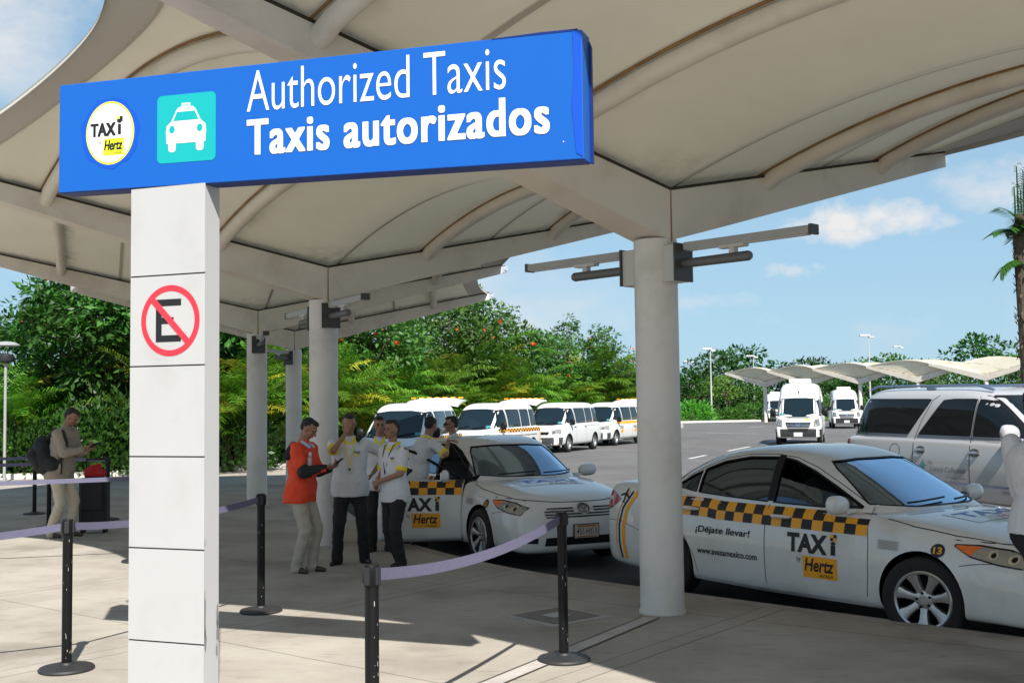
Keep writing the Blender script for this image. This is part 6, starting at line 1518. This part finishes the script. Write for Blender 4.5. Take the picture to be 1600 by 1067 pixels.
def palm_clump(name, label, seed, nf=30, L0=2.7, hh=1.2, m=None, yellow=2, stems=9, leaflet=.66, npairs=30):
    rn = random.Random(seed); t = thing(name, label, 'palm', (0, 0, 0)); g = MB(); gy = MB(); gs = MB()
    sp = [(rn.uniform(-.45, .45), rn.uniform(-.45, .45), rn.uniform(.1, 1.0) * hh) for _ in range(stems)]
    for x, y, z in sp: gs.tube([(x * .6, y * .6, -.1), (x * .85, y * .85, z * .5), (x, y, z)], [.05, .04, .035], 7)
    for f in range(nf):
        x, y, z = sp[f % stems]; a = rn.uniform(0, 2 * math.pi); el = R(rn.uniform(50, 88)); L_ = L0 * rn.uniform(.7, 1.1); droop = rn.uniform(.7, 1.35)
        P = []; p = Vector((x, y, z)); e = el; ns = 14
        for k in range(ns + 1):
            P.append(p.copy()); d = Vector((math.cos(a) * math.cos(e), math.sin(a) * math.cos(e), math.sin(e))); p = p + d * L_ / ns; e -= droop / ns * (1.0 + .6 * k / ns)
        gs.tube(P[::2], [.018 - .0018 * k for k in range(len(P[::2]))], 5, cap=False)
        gg = gy if f < yellow else g
        for k in range(npairs):
            u = .2 + .8 * k / (npairs - 1); i = min(ns - 1, int(u * ns)); q = P[i].lerp(P[i + 1], u * ns - i); d = (P[i + 1] - P[i]).normalized(); side = d.cross(Vector((0, 0, 1)))
            if side.length < 1e-3: side = Vector((1, 0, 0))
            side.normalize(); upv = side.cross(d); ll = leaflet * (math.sin(math.pi * (.12 + .80 * u)) ** .6) * rn.uniform(.85, 1.1)
            for s in (-1, 1):
                tip = (side * s * .85 + d * .55 + upv * rn.uniform(.15, .45)).normalized(); w = .042
                mid = q + tip * ll * .5; end = q + tip * ll * .95 + Vector((0, 0, -ll * rn.uniform(.2, .55))); wv = d * w
                gg.quad(q - wv * .3, q + wv * .5, mid + wv * .6, mid - wv * .5); gg.quad(mid - wv * .5, mid + wv * .6, end)
    g.build('fronds', m or M_PF, t, normals=False)
    if yellow: gy.build('yellow_fronds', M_PFY, t, normals=False)
    gs.build('stems', M_PST, t, smooth=True, normals=False); return t
def shrub(label, seed, r=1.0, h=1.4, n_=900, leaf=.16, m=None):
    rn = random.Random(seed); t = thing('shrub', label, 'shrub', (0, 0, 0)); g = MB()
    for q in range(n_):
        a = rn.uniform(0, 2 * math.pi); z = rn.uniform(0, 1); s = math.sqrt(1 - z * z * .8); bump = 1 + .22 * noise.noise(Vector((math.cos(a) * 2, math.sin(a) * 2 + seed, z * 2.5))); nn = Vector((s * math.cos(a), s * math.sin(a), z)); rad = rn.uniform(.72, 1.03) * bump
        p = Vector((nn.x * r * rad, nn.y * r * rad, nn.z * h * rad)); tip = (nn + Vector((rn.uniform(-.8, .8), rn.uniform(-.8, .8), rn.uniform(-.3, .8)))).normalized(); L_ = leaf * rn.uniform(.7, 1.3); g.quad(*orient(p, nn, tip, L_, L_ * .45))
    g.build('foliage', m or M_LF, t, normals=False)
    g = MB()
    for q in range(5): a = rn.uniform(0, 6.28); g.tube([(0, 0, -.1), (math.cos(a) * r * .3, math.sin(a) * r * .3, h * .4), (math.cos(a) * r * .6, math.sin(a) * r * .6, h * .75)], [.035, .025, .01], 5)
    g.build('stems', M_BARK, t, normals=False); return t
def put(proto, x, y, s, rz, label, group=None, z=0.1, used=set()):
    o = proto if proto.name not in used else copy_tree(proto)
    used.add(proto.name); o.location = (x, y, z); o.scale = (s, s, s); o.rotation_euler = (0, 0, R(rz)); o['label'] = label
    if group: o['group'] = group
    return o
tA = broadleaf('tulip_tree', 'x', 11, flowers=16, leaf=.27)
tB = broadleaf('tulip_tree', 'x', 23, flowers=9, clumps=42, cr=3.0, leaf=.27)
tC = broadleaf('broadleaf_tree', 'x', 31, cr=2.4, ch=4.2, clumps=32, leaf=.25)
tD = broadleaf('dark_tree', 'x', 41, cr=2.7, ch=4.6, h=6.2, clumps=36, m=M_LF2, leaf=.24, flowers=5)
pA = palm_clump('areca_palm', 'x', 5); pB = palm_clump('areca_palm', 'x', 9, nf=32, L0=3.0, hh=1.3, yellow=3); pC = palm_clump('areca_palm', 'x', 14, nf=28, L0=2.3, hh=.8, yellow=4)
# trees beyond the van row (px column, depth, height)
def X_(px, Y): return (px - 800) / 1750 * Y
GTREE = 'leafy trees rising behind the palms'
for q, (pr, px, Y, sc, rz, lb) in enumerate([
    (tA, 560, 40, .85, 20, 'flowering leafy tree left of the van row, beside the second column'),
    (tC, 612, 44, .85, 140, 'green tree behind the palms above the nearest van'),
    (tB, 668, 47, .88, 200, 'tall tree with orange flowers behind the palms, left of the tallest one'),
    (tA, 735, 50, .98, 75, 'tallest tree with scattered orange flowers under the canopy tips'),
    (tC, 792, 53, .93, 30, 'dense green tree just right of the canopy tips'),
    (tB, 838, 56, .78, 310, 'rounded green tree in the middle of the tree line'),
    (tC, 890, 58, .92, 250, 'green tree with a domed top right of the middle of the tree line'),
    (tA, 938, 60, .75, 170, 'last but one tree at the right of the tree line'),
    (tC, 975, 62, .58, 100, 'lowest tree at the right end of the tree line, beside the near column'),
    (tB, 500, 42, .9, 100, 'leafy tree showing between the second and the fourth column'),
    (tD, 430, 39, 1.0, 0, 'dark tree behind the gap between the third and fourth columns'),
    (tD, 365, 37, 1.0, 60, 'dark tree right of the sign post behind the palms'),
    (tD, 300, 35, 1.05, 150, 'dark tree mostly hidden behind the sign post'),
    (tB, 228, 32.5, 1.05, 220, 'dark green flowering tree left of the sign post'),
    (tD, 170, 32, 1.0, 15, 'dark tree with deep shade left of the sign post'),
    (tD, 122, 34, .90, 115, 'large tree with orange flowers above the man with the backpack'),
    (tA, 14, 36, .66, 60, 'loose tree with orange flowers at the left edge')]):
    put(pr, X_(px, Y), Y, sc, rz, lb, GTREE, .15)
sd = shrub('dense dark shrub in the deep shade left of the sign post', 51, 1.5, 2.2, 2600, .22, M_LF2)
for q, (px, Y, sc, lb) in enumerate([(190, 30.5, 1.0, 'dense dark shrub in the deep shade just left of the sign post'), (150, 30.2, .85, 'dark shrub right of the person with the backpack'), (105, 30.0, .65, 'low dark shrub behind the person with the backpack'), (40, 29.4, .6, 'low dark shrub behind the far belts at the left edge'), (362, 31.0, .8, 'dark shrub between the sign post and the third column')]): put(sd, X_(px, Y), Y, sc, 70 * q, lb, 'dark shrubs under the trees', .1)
# palms along the bed
rn = random.Random(99)
GP = 'feathery palms in the hedge behind the plaza and vans'
PL = [(px, Y) for px, Y in [(985, 66), (962, 60.5), (940, 63), (918, 58), (893, 59.5), (866, 55), (842, 56.5), (815, 51.5), (790, 53), (763, 48.5), (738, 50), (710, 45.5), (684, 47), (658, 43), (630, 43.5), (600, 40), (572, 40.5), (545, 37), (522, 37.5), (497, 35.5), (470, 35), (446, 34), (425, 33.2), (398, 32.6), (372, 32), (352, 31.4), (322, 31.2),
      (975, 63), (930, 60), (880, 56.5), (828, 53), (776, 50), (724, 47), (672, 44.5), (616, 41.5), (560, 38.5), (510, 36), (458, 33.6), (412, 32.2), (362, 30.8), (98, 32.5), (62, 31.5), (20, 30.5), (128, 33.5), (80, 33.5), (265, 31), (40, 33)]]
for q, (px, Y) in enumerate(PL):
    pr = (pA, pB, pC)[q % 3]; s = rn.uniform(.85, 1.12) * ((1.18 + .24 * math.sin(q * 2.7)) if px > 540 else (1.05 if px > 330 else .92))
    side = 'among the palms behind the vans' if px > 540 else ('in the palm hedge behind the round columns' if px > 320 else 'in the shaded palms at the left beyond the belts')
    put(pr, X_(px, Y), Y + rn.uniform(-.4, .6), s, rn.uniform(0, 360), 'feathery green palm clump ' + side, GP + (' (right)' if px > 540 else (' (middle)' if px > 320 else ' (left)')), .08)
# undergrowth closing the foot of the hedge
rn = random.Random(5); g = MB()
for q in range(9000):
    i = rn.randrange(8, len(bed) - 9); p = bed[i].lerp(bed[i + 1], rn.random()).to_3d(); t_ = (bed[i + 1] - bed[i]).normalized(); nn = Vector((-t_.y, t_.x, 0)); dd = rn.uniform(.25, 3.2)
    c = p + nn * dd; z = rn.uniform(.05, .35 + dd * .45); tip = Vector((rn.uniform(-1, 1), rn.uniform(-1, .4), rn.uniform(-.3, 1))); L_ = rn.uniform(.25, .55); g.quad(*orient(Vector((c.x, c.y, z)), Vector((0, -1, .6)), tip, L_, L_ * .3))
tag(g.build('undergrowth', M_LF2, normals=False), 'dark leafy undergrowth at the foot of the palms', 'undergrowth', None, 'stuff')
g = MB()
for q in range(9000):
    i = rn.randrange(8, len(bed) - 9); p = bed[i].lerp(bed[i + 1], rn.random()).to_3d(); t_ = (bed[i + 1] - bed[i]).normalized(); nn = Vector((-t_.y, t_.x, 0)); dd = rn.uniform(5, 9)
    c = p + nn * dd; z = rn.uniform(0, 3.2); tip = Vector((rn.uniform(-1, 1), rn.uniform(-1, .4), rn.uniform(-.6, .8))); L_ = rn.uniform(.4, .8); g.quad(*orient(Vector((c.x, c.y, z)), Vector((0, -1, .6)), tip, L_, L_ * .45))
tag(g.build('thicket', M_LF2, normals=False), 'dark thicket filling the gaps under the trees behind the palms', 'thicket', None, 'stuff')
# garden lamp at the left
gl = thing('garden_lamp', 'pale garden lamp with a dished top among the trees at the left edge', 'lamp', (X_(8, 27.5), 27.5, 0))
g = MB(); g.tube([(0, 0, 0), (0, 0, 2.9)], .035, 10); g.build('pole', mat('garden_grey', (.30, .31, .32), .5), gl, smooth=True)
g = MB(); g.lathe([(.06, 2.9), (.17, 2.95), (.19, 3.05), (.17, 3.12), (.06, 3.14)], 20); g.build('lamp_body', M_DKP, gl, smooth=True, split=40)
g = MB()
for k in range(3): a = k * 2.1; g.tube([(.15 * math.cos(a), .15 * math.sin(a), 3.1), (.2 * math.cos(a), .2 * math.sin(a), 3.38)], .01, 5)
g.lathe([(.02, 3.44), (.2, 3.42), (.33, 3.35), (.33, 3.33), (.2, 3.38), (.02, 3.40)], 28); g.build('lamp_shade', mat('garden_grey'), gl, smooth=True)
# fan palm trunk at the right edge
fp = thing('tall_palm', 'shaggy palm trunk with sparse fronds at the right edge of the picture', 'palm', (X_(1607, 25), 25, ROADZ))
g = MB(); g.tube([(0, 0, 0), (.05, 0, 2), (.0, 0, 4), (-.02, 0, 5.6), (0, 0, 6.0)], [.24, .21, .20, .22, .14], 14)
rn = random.Random(8)
for q in range(260):
    z = rn.uniform(1.5, 5.9); a = rn.uniform(0, 6.28); r = .20; p = Vector((r * math.cos(a), r * math.sin(a), z)); g.quad(*orient(p, Vector((math.cos(a), math.sin(a), 0)), Vector((math.cos(a) * .6, math.sin(a) * .6, rn.choice([1, -1]))), .16, .07))
g.build('trunk', M_BARK, fp, normals=False)
g = MB()
for f in range(16):
    a = rn.uniform(0, 6.28) if f > 3 else 3.0 + .3 * f; e = R(rn.uniform(35, 80)) if f not in (1, 2) else R(15); L_ = rn.uniform(.6, .95); p = Vector((0, 0, 5.4 + .4 * rn.random() if f not in (1, 2) else 4.9)); P = []
    for k in range(9): P.append(p.copy()); p = p + Vector((math.cos(a) * math.cos(e), math.sin(a) * math.cos(e), math.sin(e))) * L_ / 8; e -= .16
    g.tube(P, [.022 - .002 * k for k in range(9)], 5)
    for k in range(2, 9):
        for j in range(5):
            for s in (-1, 1): 
                q = P[k - 1].lerp(P[k], j / 5); d = (P[k] - P[k - 1]).normalized(); sd_ = d.cross(Vector((0, 0, 1))); tip = sd_ * s + d * .7 + Vector((0, 0, -.5)); g.quad(*orient(q, Vector((0, 0, 1)), tip, .34, .03))
g.build('fronds', M_LF2, fp, normals=False)
g = MB()
for k in range(6):
    x = -.16 + .065 * k; h_ = rn.uniform(.9, 1.6); g.tube([(x, 0, 5.6), (x * 1.1, 0, 5.6 + h_)], [.03, .012], 6)
    for j in range(26): z = 5.7 + h_ * j / 26; s = rn.choice([-1, 1]); g.tube([(x, 0, z), (x + s * .06, -.03, z + .03), (x + s * .09, -.04, z - .02)], .007, 4, cap=False)
g.build('flower_stalks', M_LF2, fp, normals=False)

# ================================================================== FAR SIDE
far_root = thing('distant_canopy', 'row of distant cream canopies beyond the road at the right', 'canopy', (0, 0, 0))
FC = []; FD = []
for px, Y in ((1262, 94.5), (1340, 89.5), (1424, 85), (1523, 80.5), (1640, 76)):
    tx, ty = X_(px, Y), Y; FC.append((tx - 2.9, ty + 3.4)); FD.append((.65, -.76))
def far_top(): pass
build_canopy(far_root, [c for c in FC], FD, ARM=4.3, rise=.6, detail=False, scl=.12, scr=.12, colr=.15)
M_GALV = mat('lamp_pole', (.55, .56, .58), .4, metal=.3)
def street_lamp(px, Y, top, label):
    x = X_(px, Y); h = 1.7 + (633 - .0127 * (px - 800) - top) / 1750 * Y; t = thing('street_lamp', label, 'street lamp', (x, Y, 0), 0, 'tall street lamps beyond the road')
    g = MB(); g.tube([(0, 0, 0), (0, 0, h * .5), (0, 0, h)], [.10, .075, .045], 10); g.build('pole', M_GALV, t, smooth=True)
    g = MB(); g.box((-.35, 0, h + .05), (.95, .35, .16)); g.box((.28, 0, h - .12), (.45, .3, .12)); g.build('lamp_head', mat('lamp_white', (.6, .6, .6), .4), t, bevel=.04)
street_lamp(1110, 113.5, 545, 'tall street lamp standing in front of the round trees right of the near column')
street_lamp(1078, 150, 564, 'faint far street lamp just right of the near column')
street_lamp(1177, 126, 556, 'street lamp above the left end of the distant canopies')
street_lamp(1358, 104, 524, 'highest street lamp, above the middle of the distant canopies')
street_lamp(1406, 150, 541, 'small far street lamp right of the highest one')
tE = broadleaf('round_tree', 'x', 61, h=5.5, cr=3.2, ch=4.6, clumps=30, per=60, leaf=.42, m=M_LF2)
tF = broadleaf('round_tree', 'x', 67, h=5.0, cr=3.4, ch=4.2, clumps=28, per=60, leaf=.42, m=M_LF)
tG = broadleaf('pale_tree', 'x', 71, h=4.6, cr=2.6, ch=2.6, clumps=22, per=60, leaf=.36, m=M_LF3, trunk_r=.1)
GF = 'trees beyond the road'
for pr, px, Y, s, rz, lb in [(tE, 1078, 124, .95, 0, 'round dark tree right of the near column beyond the road'), (tE, 1118, 128, 1.30, 80, 'tallest round tree beside the tall street lamp'), (tF, 1096, 132, 1.1, 200, 'green tree behind the round dark trees'),
                             (tG, 1133, 117.5, .98, 0, 'pale green spreading tree right of the tall street lamp'), (tE, 1158, 132, 1.45, 33, 'dark tree rising above the left end of the distant canopies'), (tF, 1166, 121, .72, 20, 'low green tree left of the small distant van'),
                             (tF, 1215, 132, 1.1, 10, 'tree behind the second distant canopy'), (tE, 1262, 130, 1.18, 90, 'tree behind the large shuttle van'), (tF, 1300, 126, 1.15, 40, 'tree behind the third distant canopy'), (tE, 1340, 122, .95, 140, 'tree behind the fourth distant canopy'), (tF, 1385, 128, 1.40, 190, 'tree rising just over the middle distant canopies'),
                             (tE, 1430, 120, 1.05, 230, 'tree behind the fifth distant canopy'), (tF, 1480, 116, 1.0, 260, 'tree behind the silver SUV roof'), (tE, 1540, 122, 1.52, 300, 'tallest far tree above the right hand distant canopies'), (tF, 1590, 112, 1.2, 350, 'far tree at the right edge behind the canopies')]:
    put(pr, X_(px, Y), Y, s, rz, lb, GF, 0)
sh = shrub('bright green shrub', 3, 2.4, 1.9, 1500, .30, leaf_mat('leaf_bright', (.05, .19, .012), (.10, .28, .02)))
put(sh, X_(1078, 112.5), 112.5, 1.0, 0, 'bright green rounded shrub at the kerb right of the near column', None, 0)
s2 = shrub('s', 7, 2.0, 1.6, 900, .30, M_LF); 
for k, (px, Y, sc_, lb) in enumerate([(1148, 114.5, .8, 'small shrub at the foot of the pale tree'), (1172, 115.5, 1.0, 'yellow green shrub left of the small distant van'), (1126, 116, .7, 'low shrub behind the tall street lamp'), (1240, 118, 1.4, 'shrub between the small and the large shuttle vans'), (1312, 112, 1.4, 'shrub behind the second distant shuttle van'), (1370, 100, 1.2, 'shrub behind the silver SUV rear roof')]): put(s2, X_(px, Y), Y, sc_, 40 * k, lb, 'shrubs beyond the road', 0)
rn = random.Random(15); g = MB()
for q in range(7000):
    x = rn.uniform(14, 95); y = 133 + rn.uniform(0, 6) - x * .12; z = rn.uniform(0, 3.4 + 1.2 * noise.noise(Vector((x * .15, 0, 3)))); L_ = rn.uniform(.5, 1.0); tip = Vector((rn.uniform(-1, 1), rn.uniform(-1, .4), rn.uniform(-.5, 1))); g.quad(*orient(Vector((x, y, z)), Vector((0, -1, .6)), tip, L_, L_ * .5))
tag(g.build('far_woodland', M_LF, normals=False), 'far band of woodland behind the distant canopies', 'woodland', None, 'stuff')
